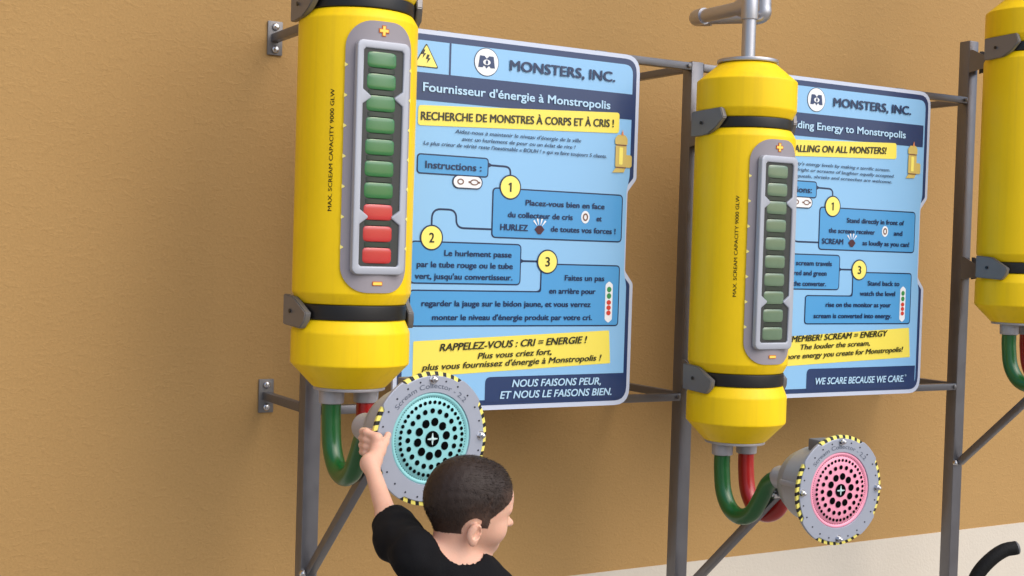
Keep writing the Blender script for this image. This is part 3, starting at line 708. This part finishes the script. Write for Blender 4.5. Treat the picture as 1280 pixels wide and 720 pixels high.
        lines('lettering', [('Faites un pas', .629, .740, 1.4885, cp, bo, 0, 0), ('en arrière pour', .587, .716, 1.4575, cp, bo, 0, 0), ('regarder la jauge sur le bidon jaune, et vous verrez', .257, .703, 1.4265, cp, bo, 0, 0),
                            ("monter le niveau d'énergie produit par votre cri.", .284, .708, 1.3955, cp, bo, 0, 0)], S_TXT, b3)
    else:
        lines('lettering', [('Stand directly in front of', .527, .742, 1.6575, cp, bo, 0, 0), ('the scream receiver', .463, .632, 1.6285, cp, bo, 0, 0), ('and', .705, .737, 1.6285, cp, bo, 0, 0),
                            ('SCREAM', .440, .516, 1.5985, .0138, bo, 0, 0), ('as loudly as you can!', .588, .765, 1.5985, cp, bo, 0, 0)], S_TXT, b1)
        lines('lettering', [('Your scream travels', .300, .478, 1.5395, cp, bo, 0, 0), ('via red and green', .315, .460, 1.5135, cp, bo, 0, 0), ('tubes to the converter.', .272, .459, 1.4855, cp, bo, 0, 0)], S_TXT, b2)
        lines('lettering', [('Stand back to', .613, .733, 1.4895, cp, bo, 0, 0), ('watch the level', .585, .718, 1.4615, cp, bo, 0, 0), ('rise on the monitor as your', .462, .703, 1.4305, cp, bo, 0, 0),
                            ('scream is converted into energy.', .420, .707, 1.4005, cp, bo, 0, 0)], S_TXT, b3)
    ic = (.681, 1.6385) if fr else (.671, 1.6385)
    def icon(b):
        poly_xz(b, circ(*ic, .0118, .0148, 24), y(5))
    pi_ = part('receiver_picture', icon, S_WHITE, b1)
    def icon2(b):
        P1, P2 = circ(*ic, .0074, .0092, 20), circ(*ic, .0040, .0055, 20)
        a = [b.verts.new((u, y(6), v)) for u, v in P1]; c = [b.verts.new((u, y(6), v)) for u, v in P2]
        for k in range(20): b.faces.new((a[k], a[(k+1) % 20], c[(k+1) % 20], c[k]))
    part('receiver_ring', icon2, S_BROWN, b1)
    mo = (.555, 1.605) if fr else (.548, 1.603)
    part('mouth_picture', lambda b: poly_xz(b, [(mo[0]-.0135, mo[1]), (mo[0]-.006, mo[1]+.008), (mo[0], mo[1]+.0095), (mo[0]+.006, mo[1]+.008), (mo[0]+.0135, mo[1]), (mo[0]+.004, mo[1]-.011), (mo[0]-.004, mo[1]-.011)], y(6)), mat('sign_dark_red', (70, 30, 44), rough=.3), b1)
    def rays(b):
        for a in (-38, -14, 14, 38):
            d = Vector((math.sin(R(a)), math.cos(R(a)))); p = Vector(mo)+d*.011; q = Vector(mo)+d*.026; nr = Vector((-d.y, d.x))
            poly_xz(b, [tuple(p+nr*.0006), tuple(p-nr*.0006), tuple(q-nr*.0024), tuple(q+nr*.0024)], y(6))
    part('shout_rays', rays, S_WHITE, b1)
    gc = (.7555, 1.4385) if fr else (.749, 1.4395)
    part('gauge_picture', lambda b: poly_xz(b, roundpoly([(gc[0]-.0105, gc[1]-.042), (gc[0], gc[1]-.050), (gc[0]+.0105, gc[1]-.042), (gc[0]+.0105, gc[1]+.042), (gc[0], gc[1]+.050), (gc[0]-.0105, gc[1]+.042)], .004), y(5)), S_WHITE, b3)
    part('gauge_picture_green', lambda b: [poly_xz(b, circ(gc[0], gc[1]+.030-k*.0155, .0064, .0068, 14), y(6)) for k in range(2)], S_GREEN, b3)
    part('gauge_picture_red', lambda b: [poly_xz(b, circ(gc[0], gc[1]-.001-k*.0125, .0064, .0058, 14), y(6)) for k in range(3)], S_RED, b3)
    # reminder and slogan
    y2 = [(.240, 1.269), (.766, 1.2915), (.760, 1.3705), (.240, 1.3485)] if fr else [(.262, 1.2715), (.787, 1.2915), (.779, 1.3735), (.262, 1.3485)]
    rb = part('reminder_banner', lambda b: poly_xz(b, roundpoly(y2, .003), y(3)), S_YEL)
    if fr: L = [('RAPPELEZ-VOUS : CRI = ENERGIE !', .305, .696, 1.3265, .0158, .024, .22, .038), ('Plus vous criez fort,', .402, .598, 1.3075, .0135, .02, .22, .040), ("plus vous fournissez d'énergie à Monstropolis !", .262, .739, 1.284, .0135, .02, .22, .032)]
    else: L = [('REMEMBER! SCREAM = ENERGY', .316, .695, 1.336, .0158, .024, .22, .04), ('The louder the scream,', .378, .629, 1.317, .0135, .02, .22, .036), ('the more energy you create for Monstropolis!', .283, .757, 1.2905, .0135, .02, .22, .036)]
    lines('lettering', L, S_TXTD, rb)
    sg = [(.430 if fr else .405, 1.207), (.812, 1.207), (.812, 1.2675), (.430 if fr else .405, 1.2645)]
    sp = part('slogan_panel', lambda b: poly_xz(b, roundpoly([(.424 if fr else .404, 1.2075), (.8085, 1.2075), (.8085, 1.2675), (.424 if fr else .404, 1.2655)], [0, .02, 0, .014]), y(3)), S_NAVY)
    if fr: L = [('NOUS FAISONS PEUR,', .494, .739, 1.2415, .0165, .022, .2, 0), ('ET NOUS LE FAISONS BIEN.', .463, .771, 1.2155, .0165, .022, .2, 0)]
    else: L = [('WE SCARE BECAUSE WE CARE.', .435, .764, 1.2235, .0175, .022, .2, 0), ('®', .768, .774, 1.238, .006, .01, 0, 0)]
    lines('lettering', L, S_PALETXT, sp)
    # little picture of a tank at the right edge
    cc = (.779, 1.796) if fr else (.768, 1.836)
    def can(b):
        u, v = cc
        poly_xz(b, roundpoly([(u-.020, v+.020), (u+.016, v+.020), (u+.016, v+.034), (u+.009, v+.043), (u-.012, v+.043), (u-.020, v+.034)], .003), y(6))
        poly_xz(b, rrect(u-.018, v-.034, u+.014, v+.018, .003), y(6)); poly_xz(b, [(u-.026, v-.048), (u-.016, v-.036), (u+.012, v-.036), (u+.008, v-.046)], y(6))
        poly_xz(b, rrect(u+.010, v-.034, u+.030, v-.004, .006), y(5.8))
    tp = part('tank_picture', can, S_GOLD)
    part('tank_picture_gauge', lambda b: poly_xz(b, rrect(cc[0]-.0075, cc[1]-.028, cc[0]+.0030, cc[1]+.013, .002), y(7)), S_BADGE, tp)
    for v_ in (.0185, -.035):
        part('tank_picture_band', lambda b: poly_xz(b, [(cc[0]-.0155, cc[1]+v_-.0015), (cc[0]+.0135, cc[1]+v_-.0015), (cc[0]+.0135, cc[1]+v_+.0015), (cc[0]-.0155, cc[1]+v_+.0015)], y(7)), S_BROWN, tp)
    part('tank_picture_flame', lambda b: poly_xz(b, [(cc[0]-.003, cc[1]+.042), (cc[0]+.004, cc[1]+.042), (cc[0]+.001, cc[1]+.056)], y(7)), S_ORANGE, tp)
    return t
make_sign(0, True, 'blue sign with French instructions beside the nearest tank')
make_sign(1, False, 'blue sign with English instructions right of the middle tank')

# ------------------------------------------------------------------ the boy (a signed-distance body meshed as one surface)
def seg(P, a, b, ra, rb):
    a, b = np.asarray(a, float), np.asarray(b, float); d = b-a; L2 = d@d
    t = np.clip(((P-a)@d)/L2, 0, 1)
    return np.linalg.norm(P-a-t[:, None]*d, axis=1)-(ra+(rb-ra)*t)
def ell(P, c, r, Rm=None):
    q = P-np.asarray(c, float)
    if Rm is not None: q = q@Rm
    r = np.asarray(r, float); k0 = np.linalg.norm(q/r, axis=1); k1 = np.linalg.norm(q/(r*r), axis=1)
    return k0*(k0-1)/np.maximum(k1, 1e-9)
def smin(a, b, k):
    h = np.clip(.5+.5*(b-a)/k, 0, 1); return b*(1-h)+a*h-k*h*(1-h)
def chain(P, pts, rs, k=.006):
    d = None
    for i in range(len(pts)-1):
        s = seg(P, pts[i], pts[i+1], rs[i], rs[i+1]); d = s if d is None else smin(d, s, k)
    return d
def surface(fn, lo, hi, h, name, m, parent, keep=None):
    """surface nets on a block-culled grid"""
    lo = np.array(lo, float); n = np.ceil((np.array(hi)-lo)/h).astype(int)+1
    bs = 12; n = ((n+bs-1)//bs)*bs
    D = np.full(n, 1.0, np.float32)
    gx = [np.arange(0, n[k], bs) for k in range(3)]
    bi = np.stack(np.meshgrid(*gx, indexing='ij'), -1).reshape(-1, 3)
    dc = fn(lo+(bi+(bs-1)/2)*h)
    half = h*bs*.5*1.7321*1.35+.004
    D4 = D.reshape(n[0]//bs, bs, n[1]//bs, bs, n[2]//bs, bs)
    for b, d in zip(bi[dc < -half], dc[dc < -half]): D[b[0]:b[0]+bs, b[1]:b[1]+bs, b[2]:b[2]+bs] = -1
    act = bi[np.abs(dc) <= half]
    off = np.stack(np.meshgrid(*[np.arange(bs)]*3, indexing='ij'), -1).reshape(-1, 3)
    for c in range(0, len(act), 120):
        a = act[c:c+120]; I = (a[:, None, :]+off[None]).reshape(-1, 3)
        D[I[:, 0], I[:, 1], I[:, 2]] = fn(lo+I*h)
    s = D < 0
    c8 = [(i, j, k) for i in (0, 1) for j in (0, 1) for k in (0, 1)]
    sl_ = lambda A, o: A[o[0]:A.shape[0]-1+o[0], o[1]:A.shape[1]-1+o[1], o[2]:A.shape[2]-1+o[2]]
    cnt = sum(sl_(s, o).astype(np.int8) for o in c8)
    cell = np.argwhere((cnt > 0) & (cnt < 8))
    vid = np.full(cnt.shape, -1, np.int32); vid[tuple(cell.T)] = np.arange(len(cell))
    acc = np.zeros((len(cell), 3)); w_ = np.zeros(len(cell))
    for i in range(8):
        for j in range(i+1, 8):
            a, b = np.array(c8[i]), np.array(c8[j])
            if np.abs(a-b).sum() != 1: continue
            da = D[tuple((cell+a).T)].astype(float); db = D[tuple((cell+b).T)].astype(float); x = (da < 0) != (db < 0)
            t = np.where(x, da/np.where(x, da-db, 1), 0)[:, None]
            acc += np.where(x[:, None], a+(b-a)*t, 0); w_ += x
    V = lo+(cell+acc/w_[:, None])*h
    F = []
    for ax in range(3):
        o = [0, 0, 0]; o[ax] = 1
        A = s[:s.shape[0]-o[0], :s.shape[1]-o[1], :s.shape[2]-o[2]]; Bq = s[o[0]:, o[1]:, o[2]:]
        e = np.argwhere(A != Bq); u, v = [(1, 2), (2, 0), (0, 1)][ax]
        e = e[(e[:, u] > 0) & (e[:, v] > 0) & (e < np.array(cnt.shape)).all(1)]
        fl = A[tuple(e.T)]
        q = []
        for du_, dv_ in ((0, 0), (1, 0), (1, 1), (0, 1)):
            f = e.copy(); f[:, u] -= du_; f[:, v] -= dv_; q.append(vid[tuple(f.T)])
        q = np.stack(q, 1); q[~fl] = q[~fl][:, ::-1]; F.append(q[(q >= 0).all(1)])
    F = np.concatenate(F)
    me = bpy.data.meshes.new(name); me.from_pydata(V.tolist(), [], F.tolist()); me.update()
    me.shade_smooth(); me.materials.append(m)
    o = bpy.data.objects.new(name, me); COL.objects.link(o); o.parent = parent
    return o, V

boy = thing('person', 'small boy in a black T-shirt with cropped brown hair, reaching up to a round receiver', 'person', (-.076, -.845, Z0), R(-30.33))
# local frame: x to the right of the picture, y away from the camera, z up from the ground (build units)
HC = np.array([.0125, .000, .8295]); fa, pa, ra_ = R(26), R(-10), R(4)
fwd = np.array([math.cos(fa)*math.cos(pa), math.sin(fa)*math.cos(pa), math.sin(pa)])
lft = np.array([-math.sin(fa), math.cos(fa), 0]); upv = np.cross(fwd, lft)
lft, upv = lft*math.cos(ra_)+upv*math.sin(ra_), upv*math.cos(ra_)-lft*math.sin(ra_)
HM = np.stack([fwd, lft, upv], 1)         # columns: forward, left, up
HS = .93
def head_local(P): return (P-HC)@HM/HS
def head_sdf(q):
    d = ell(q, (-.004, 0, .014), (.070, .0575, .062))
    d = smin(d, ell(q, (.030, 0, .020), (.044, .048, .044)), .015)
    d = smin(d, ell(q, (.018, 0, -.020), (.050, .046, .054)), .022)
    d = smin(d, ell(q, (.040, 0, -.050), (.024, .026, .020)), .020)                 # jaw and chin
    d = smin(d, ell(q, (.058, 0, -.059), (.010, .012, .010)), .012)
    for s in (-1, 1):
        d = smin(d, ell(q, (.043, s*.0275, -.028), (.020, .018, .020)), .014)          # cheeks
        d = -smin(-d, ell(q, (.0735, s*.022, -.0015), (.012, .0125, .0085)), .008)    # eye sockets
        d = smin(d, seg(q, (.066, s*.010, .011), (.058, s*.034, .009), .0045, .004), .008)  # brows
    d = smin(d, seg(q, (.0650, 0, .002), (.0790, 0, -.017), .0042, .0062), .007)      # nose
    d = smin(d, ell(q, (.0820, 0, -.0190), (.0075, .0066, .0060)), .005)
    for s in (-1, 1): d = smin(d, ell(q, (.0735, s*.0065, -.0205), (.0065, .0045, .0045)), .004)
    d = smin(d, ell(q, (.0675, 0, -.0345), (.0062, .0135, .0042)), .004)             # lips
    d = smin(d, ell(q, (.0655, 0, -.0415), (.0062, .0125, .0048)), .004)
    d = -smin(-d, ell(q, (.0715, 0, -.0378), (.008, .014, .0012)), .002)
    for s in (-1, 1):                                                                # ears
        c = np.array([-.006, s*.0575, -.031]); a = R(22)*s; ca, sa = math.cos(a), math.sin(a)
        Rm = np.array([[ca, -sa, 0], [sa, ca, 0], [0, 0, 1]]); t_ = R(13); ct, st_ = math.cos(t_), math.sin(t_)
        Rm = Rm@np.array([[ct, 0, st_], [0, 1, 0], [-st_, 0, ct]])
        e = ell(q, c, (.0118, .0060, .0172), Rm)
        e = smin(e, ell(q, c+np.array([.001, 0, -.0145]), (.007, .0042, .0075), Rm), .004)
        e = -smin(-e, ell(q, c+np.array([.0025, s*.0060, .002]), (.0073, .0072, .0112), Rm), .0014)
        e = smin(e, ell(q, c+np.array([-.001, s*.0015, .003]), (.0028, .0030, .0085), Rm), .002)
        e = smin(e, ell(q, c+np.array([.010, -s*.003, -.002]), (.0035, .004, .005), Rm), .003)
        d = smin(d, e, .005)
    return d*HS
NB, NT = np.array([.004, .006, .735]), HC+HM@np.array([-.014, 0, -.040])
SHL, SHR = np.array([-.070, -.044, .768]), np.array([.058, .012, .684])
ELB, WRI = np.array([-.117, .071, .794]), np.array([-.157, .172, .862])
CH, BL, PV = np.array([.000, -.004, .690]), np.array([.012, -.004, .575]), np.array([.014, -.006, .470])
ELR, WRR = np.array([.112, .002, .560]), np.array([.118, .062, .450])
HIP = {-1: np.array([-.032, -.004, .440]), 1: np.array([.060, -.004, .440])}
KNE = {-1: np.array([-.042, .012, .240]), 1: np.array([.072, .006, .240])}
ANK = {-1: np.array([-.046, -.004, .050]), 1: np.array([.078, -.012, .050])}
rim = np.array([-.1575, .2300, .887]); outw = np.array([-.784, -.620, 0]); front = np.array([.620, -.784, 0]); zv = np.array([0, 0, 1.])
def rp(o_, f_, z_): return rim+outw*o_+front*f_+zv*z_
FING = []
for k, (z_, ln) in enumerate(((.0175, .95), (.0055, 1.05), (-.0065, 1.0), (-.0175, .85))):
    FING.append(([rp(.0075, .0145, z_*.92-.002), rp(.0145, -.002, z_+.002), rp(.0125, -.0185*ln, z_+.002), rp(.0015, -.0270*ln, z_+.001), rp(-.009, -.0270*ln, z_)],
                 [.0072, .0064, .0058, .0053, .0047]))
THUMB = ([np.array([-.150, .183, .866]), np.array([-.1445, .2050, .878]), np.array([-.1385, .2240, .8905]), np.array([-.1350, .2385, .9015])], [.0105, .0085, .0068, .0056])
def arm_sdf(P):
    d = chain(P, [SHL, ELB, WRI], [.0250, .0168, .0122], .012)
    palm = [WRI, rp(.004, .018, -.010), rp(.005, .017, .011)]
    h = chain(P, palm, [.0128, .0115, .0105], .010)
    h = smin(h, seg(P, WRI, THUMB[0][0], .012, .0105), .012)
    t = chain(P, *THUMB, .005); h = smin(h, t, .006)
    for pts, rs in FING: h = smin(h, chain(P, pts, rs, .003), .0030)
    return smin(d, h, .014)
def torso_sdf(P, g=0.):
    d = seg(P, SHL*.78+CH*.22, SHR*.78+CH*.22, .034+g, .036+g)
    d = smin(d, ell(P, CH+np.array([0, .004, -.01]), (.080+g, .058+g, .085+g)), .03)
    d = smin(d, ell(P, BL, (.072+g, .055+g, .085+g)), .03)
    return smin(d, ell(P, PV, (.072+g, .055+g, .065+g)), .03)
def body_sdf(P):
    d = head_sdf(head_local(P))
    d = smin(d, seg(P, NB-np.array([0, 0, .02]), NT, .0325, .0305), .014)
    d = smin(d, torso_sdf(P), .022)
    d = smin(d, arm_sdf(P), .012)
    d = smin(d, chain(P, [SHR, ELR, WRR, WRR+np.array([-.002, .018, -.055])], [.028, .021, .0135, .011], .01), .012)
    for s in (-1, 1):
        d = smin(d, chain(P, [HIP[s], KNE[s], ANK[s]], [.048, .034, .022], .02), .02)
        d = smin(d, chain(P, [ANK[s]-np.array([0, 0, .02]), ANK[s]+np.array([s*.006, .075, -.03])], [.022, .017], .01), .01)
    return d
body, _ = surface(body_sdf, (-.215, -.11, 0), (.16, .30, .93), .0021, 'body', SKIN, boy)

def nrm_noise(P, f, s=0):
    return (np.sin(P[:, 0]*f+1.3*np.sin(P[:, 1]*f*.7+s))+np.sin(P[:, 1]*f*1.1+1.7*np.sin(P[:, 2]*f*.8+s))+np.sin(P[:, 2]*f*.9+1.1*np.sin(P[:, 0]*f*1.2+s)))/3
SLE = ELB*.80+SHL*.20           # sleeve end on the raised arm
def shirt_sdf(P):
    d = smin(torso_sdf(P, .006), ell(P, PV+np.array([0, 0, -.005]), (.090, .073, .085)), .03)
    aL, aR = (ELB-SHL)/np.linalg.norm(ELB-SHL), (ELR-SHR)/np.linalg.norm(ELR-SHR)
    wr = .0030*nrm_noise(P*np.array([1, 1, .6]), 75)+.0012*nrm_noise(P, 170, 2)
    sl = seg(P, SHL+np.array([.004, -.002, -.005]), ELB+(ELB-SHL)*.25, .0355, .0305)
    sl = smin(sl, ell(P, (SHL*.45+ELB*.55)+np.array([-.007, -.008, -.015]), (.026, .038, .028)), .020)
    sl = np.maximum(sl-wr*.8, (P-SLE)@aL)+wr*.8
    sr = np.maximum(seg(P, SHR, ELR+(ELR-SHR)*.2, .037, .033)-wr*.8, (P-(SHR+(ELR-SHR)*.85))@aR)+wr*.8
    d = smin(smin(d, sl, .020), sr, .012)
    d = smin(d, ell(P, (SHL+NB)/2+np.array([.004, 0, -.016]), (.034, .034, .026)), .018)
    d = smin(d, seg(P, NB-np.array([0, 0, .03]), NB+np.array([-.002, -.004, .006]), .043, .0370), .012)
    d = d-wr
    ncut = (P-NB)@np.array([.30, .06, .95])-.0015
    inside = seg(P, NB-np.array([0, 0, .05]), NB+(NT-NB)*2, .046, .046)
    d = np.maximum(d, -np.maximum(-ncut, inside))
    return np.maximum(d, .400-P[:, 2])
surface(shirt_sdf, (-.18, -.13, .38), (.19, .13, .86), .003, 'shirt', SHIRT, boy)
def rib_sdf(P):
    sh = seg(P, NB-np.array([0, 0, .03]), NB+np.array([-.002, -.004, .02]), .0435, .0375)
    pl = (P-NB)@np.array([.30, .06, .95])-.0005
    return np.sqrt((sh/.8)**2+pl**2)-.0085
surface(rib_sdf, (-.08, -.08, .68), (.09, .09, .82), .0012, 'collar', SHIRT, boy)
def trouser_sdf(P):
    d = ell(P, PV+np.array([0, 0, -.02]), (.080, .063, .065))
    for s in (-1, 1): d = smin(d, chain(P, [HIP[s], KNE[s], ANK[s]+np.array([0, 0, .01])], [.056, .044, .036], .02), .015)
    d = d-.002*nrm_noise(P, 60, 4)
    return np.maximum(np.maximum(d, P[:, 2]-.475), .03-P[:, 2])
surface(trouser_sdf, (-.12, -.09, .02), (.15, .10, .49), .004, 'trousers', TROUSER, boy)
for s in (-1, 1):
    def shoe_sdf(P):
        d = chain(P, [ANK[s]+np.array([0, -.012, -.02]), ANK[s]+np.array([s*.003, .03, -.026]), ANK[s]+np.array([s*.007, .082, -.030])], [.027, .025, .021], .01)
        return np.maximum(d, .0015-P[:, 2])
    lo = ANK[s]-np.array([.06, .07, .05]); surface(shoe_sdf, lo-np.array([0, 0, .005]), lo+np.array([.13, .22, .09]), .003, 'shoe', SHOE, boy)
for s in (-1, 1):
    c = HC+HM@np.array([.0545, s*.0215, -.0015])*HS
    bm = B(); bmesh.ops.create_uvsphere(bm, u_segments=20, v_segments=14, radius=.0088)
    for v in bm.verts: v.co = v.co+Vector(c)
    eye = finish(bm, 'eye', EYEW, boy)
    bm = B(); bmesh.ops.create_uvsphere(bm, u_segments=16, v_segments=10, radius=.0042)
    for v in bm.verts: v.co = v.co*1+Vector(c+fwd*.0056)
    finish(bm, 'iris', mat('iris_brown', (50, 34, 24), rough=.2), eye)
# hair: a close cap and short strands
def hair_region(q):
    """positive where hair grows (head-local units)"""
    x, y_, z_ = q[:, 0], q[:, 1], q[:, 2]
    top = .063-.010*np.abs(y_/.05)**2-x                                  # forehead line
    low = np.where(x > .012, z_-(-.012+(x-.012)*.88), np.where(x > -.004, z_+.022-(x+.004)*2.1, z_+.050-.014*np.clip(np.abs(y_)/.045, 0, 1)))
    # sideburn in front of the ear
    sb = np.minimum(np.minimum(x-.004, .019-x), z_+.022)
    ear = np.sqrt((x+.005)**2+((z_+.027)*.85)**2)-.0172
    mid = np.maximum(0, .034-np.abs(y_))*2.5
    r_ = np.minimum(np.minimum(top, low), ear+mid)
    return np.maximum(r_, sb-mid)
def hair_sdf(P):
    q = head_local(P); rg = hair_region(q)
    base = ell(q, (-.004, 0, .014), (.070, .0575, .062)); base = smin(base, ell(q, (.030, 0, .020), (.044, .048, .044)), .015); base = smin(base, ell(q, (.018, 0, -.020), (.050, .046, .054)), .022)*HS
    base = smin(base, seg(P, NB-np.array([0, 0, .02]), NT, .0325, .0305), .014)
    th = .0005+.0042*np.clip(rg/.020, 0, 1)+.0022*np.clip((q[:, 2]-.03)/.04, 0, 1)
    return np.maximum(base-th-.0005*nrm_noise(P, 420), -rg-.0008)
hair, HV = surface(hair_sdf, HC-.10, HC+.10, .0022, 'hair', HAIR, boy)
q = head_local(HV); rg = hair_region(q); dd = head_sdf(q)
ok = np.flatnonzero((rg > -.002) & (dd > .0005))
bm = B()
for k in rng.choice(ok, 16000):
    p = HV[k]+rng.normal(0, .0008, 3); ql = q[k]
    n_ = HM@np.array([ql[0]+.008, ql[1]*1.4, ql[2]-.014]); n_ /= np.linalg.norm(n_)
    cmb = HM@np.array([.5, 0, -.75]) if ql[2] < .04 else HM@np.array([.8, .1, -.1])
    d = n_*.30+cmb*.9+rng.normal(0, .08, 3); d /= np.linalg.norm(d)
    ln = (.0022+.0045*np.clip(rg[k]/.03, 0, 1))*rng.uniform(.6, 1.2); sd_ = np.cross(d, rng.normal(0, 1, 3)); sd_ /= np.linalg.norm(sd_); sd_ *= .00030
    p = p-n_*.001
    bm.faces.new([bm.verts.new(p+sd_), bm.verts.new(p-sd_), bm.verts.new(p+d*ln)])
finish(bm, 'hair_strands', HAIR, hair, smooth=False)
# clipped sides: the hair thins out towards its edge and the scalp shows through
fd = np.clip(rg/.026, 0, 1); fd = np.where(q[:, 2] > .030, np.maximum(fd, np.clip((q[:, 2]-.030)/.02, 0, 1)), fd)
fd = np.where(q[:, 0] < -.01, np.maximum(fd, np.clip((-.01-q[:, 0])/.02, 0, 1)*.9), fd)
at = hair.data.attributes.new('thickness', 'FLOAT', 'POINT'); at.data.foreach_set('value', fd.astype(np.float32))
hm = HAIR.copy(); hm.name = 'hair_clipped'; n_ = hm.node_tree.nodes; l_ = hm.node_tree.links; b_ = n_['Principled BSDF']
src = b_.inputs['Base Color'].links[0].from_socket
an = n_.new('ShaderNodeAttribute'); an.attribute_name = 'thickness'; mx = n_.new('ShaderNodeMix'); mx.data_type = 'RGBA'
mx.inputs[6].default_value = (*lin((84, 64, 54)), 1); l_.new(an.outputs['Fac'], mx.inputs[0]); l_.new(src, mx.inputs[7]); l_.new(mx.outputs[2], b_.inputs['Base Color'])
hair.data.materials[0] = hm
for s in (-1, 1):
    bm = B(); tube(bm, spline([HC+HM@np.array(p)*HS for p in ((.0725, s*.010, .0125), (.0705, s*.020, .0150), (.0625, s*.031, .0130))], 6), [.0010+.0010*math.sin(math.pi*k/12) for k in range(13)], 8)
    finish(bm, 'eyebrow', HAIR, boy)

# ------------------------------------------------------------------ pushchair at the right edge (only one handle shows)
pc = thing('pushchair', 'black curved foam handle of a pushchair at the bottom right corner', 'pushchair', (.62, -1.15, Z0))
ox, oy = .62, -1.15
def L3(x, y, z): return Vector((x-ox, y-oy, z-Z0))
h0 = [L3(.662, -1.277, 1.1205), L3(.646, -1.268, 1.116), L3(.628, -1.259, 1.102), L3(.612, -1.250, 1.080), L3(.603, -1.243, 1.050), L3(.598, -1.225, 1.0)]
for dx in (0, .33):
    S = [p+Vector((dx, 0, 0)) for p in h0]
    bm = B(); tube(bm, spline(S, 8), .0106, 20); hd = finish(bm, 'handle', FOAM, pc)
    bm = B(); d = (S[0]-S[1]).normalized(); tube(bm, [S[0]-d*.002, S[0]+d*.002, S[0]+d*.004], [.0106, .0102, .0075], 20); finish(bm, 'end_cap', mat('cap_grey', (96, 96, 98), rough=.5), hd)
    bm = B(); tube(bm, [S[-1], Vector((S[-1].x, .25, .06))], .010, 14); finish(bm, 'frame_tube', STEEL, pc)
    bm = B(); tube(bm, [Vector((S[-1].x, .02, .38)), Vector((S[-1].x, -.12, .06))], .010, 14); finish(bm, 'frame_tube', STEEL, pc)
    for y_ in (.25, -.12):
        bm = B(); lathe(bm, rounded([(.0, -.014), (.052, -.014), (.060, -.006), (.060, .006), (.052, .014), (0, .014)], .004), 32)
        for v in bm.verts: v.co = Vector((v.co.z, v.co.x, v.co.y))+Vector((S[-1].x+.02, y_, .0605))
        finish(bm, 'wheel', BLACK, pc)
xm = h0[-1].x+.165
bm = B(); box(bm, (xm, .09, .25), (.30, .22, .02), bev=.006); finish(bm, 'seat', FOAM, pc)
bm = B(); box(bm, (xm, -.02, .40), (.30, .02, .32), Matrix.Rotation(R(12), 3, 'X'), bev=.006); finish(bm, 'backrest', FOAM, pc)

# ------------------------------------------------------------------ build units -> metres, ground at z = 0
for me in bpy.data.meshes: me.transform(Matrix.Scale(K, 4))
for ob in SC.objects:
    if ob.type in ('MESH', 'EMPTY'):
        ob.location = (Vector(ob.location)-(Vector((0, 0, Z0)) if ob.parent is None else Vector()))*K
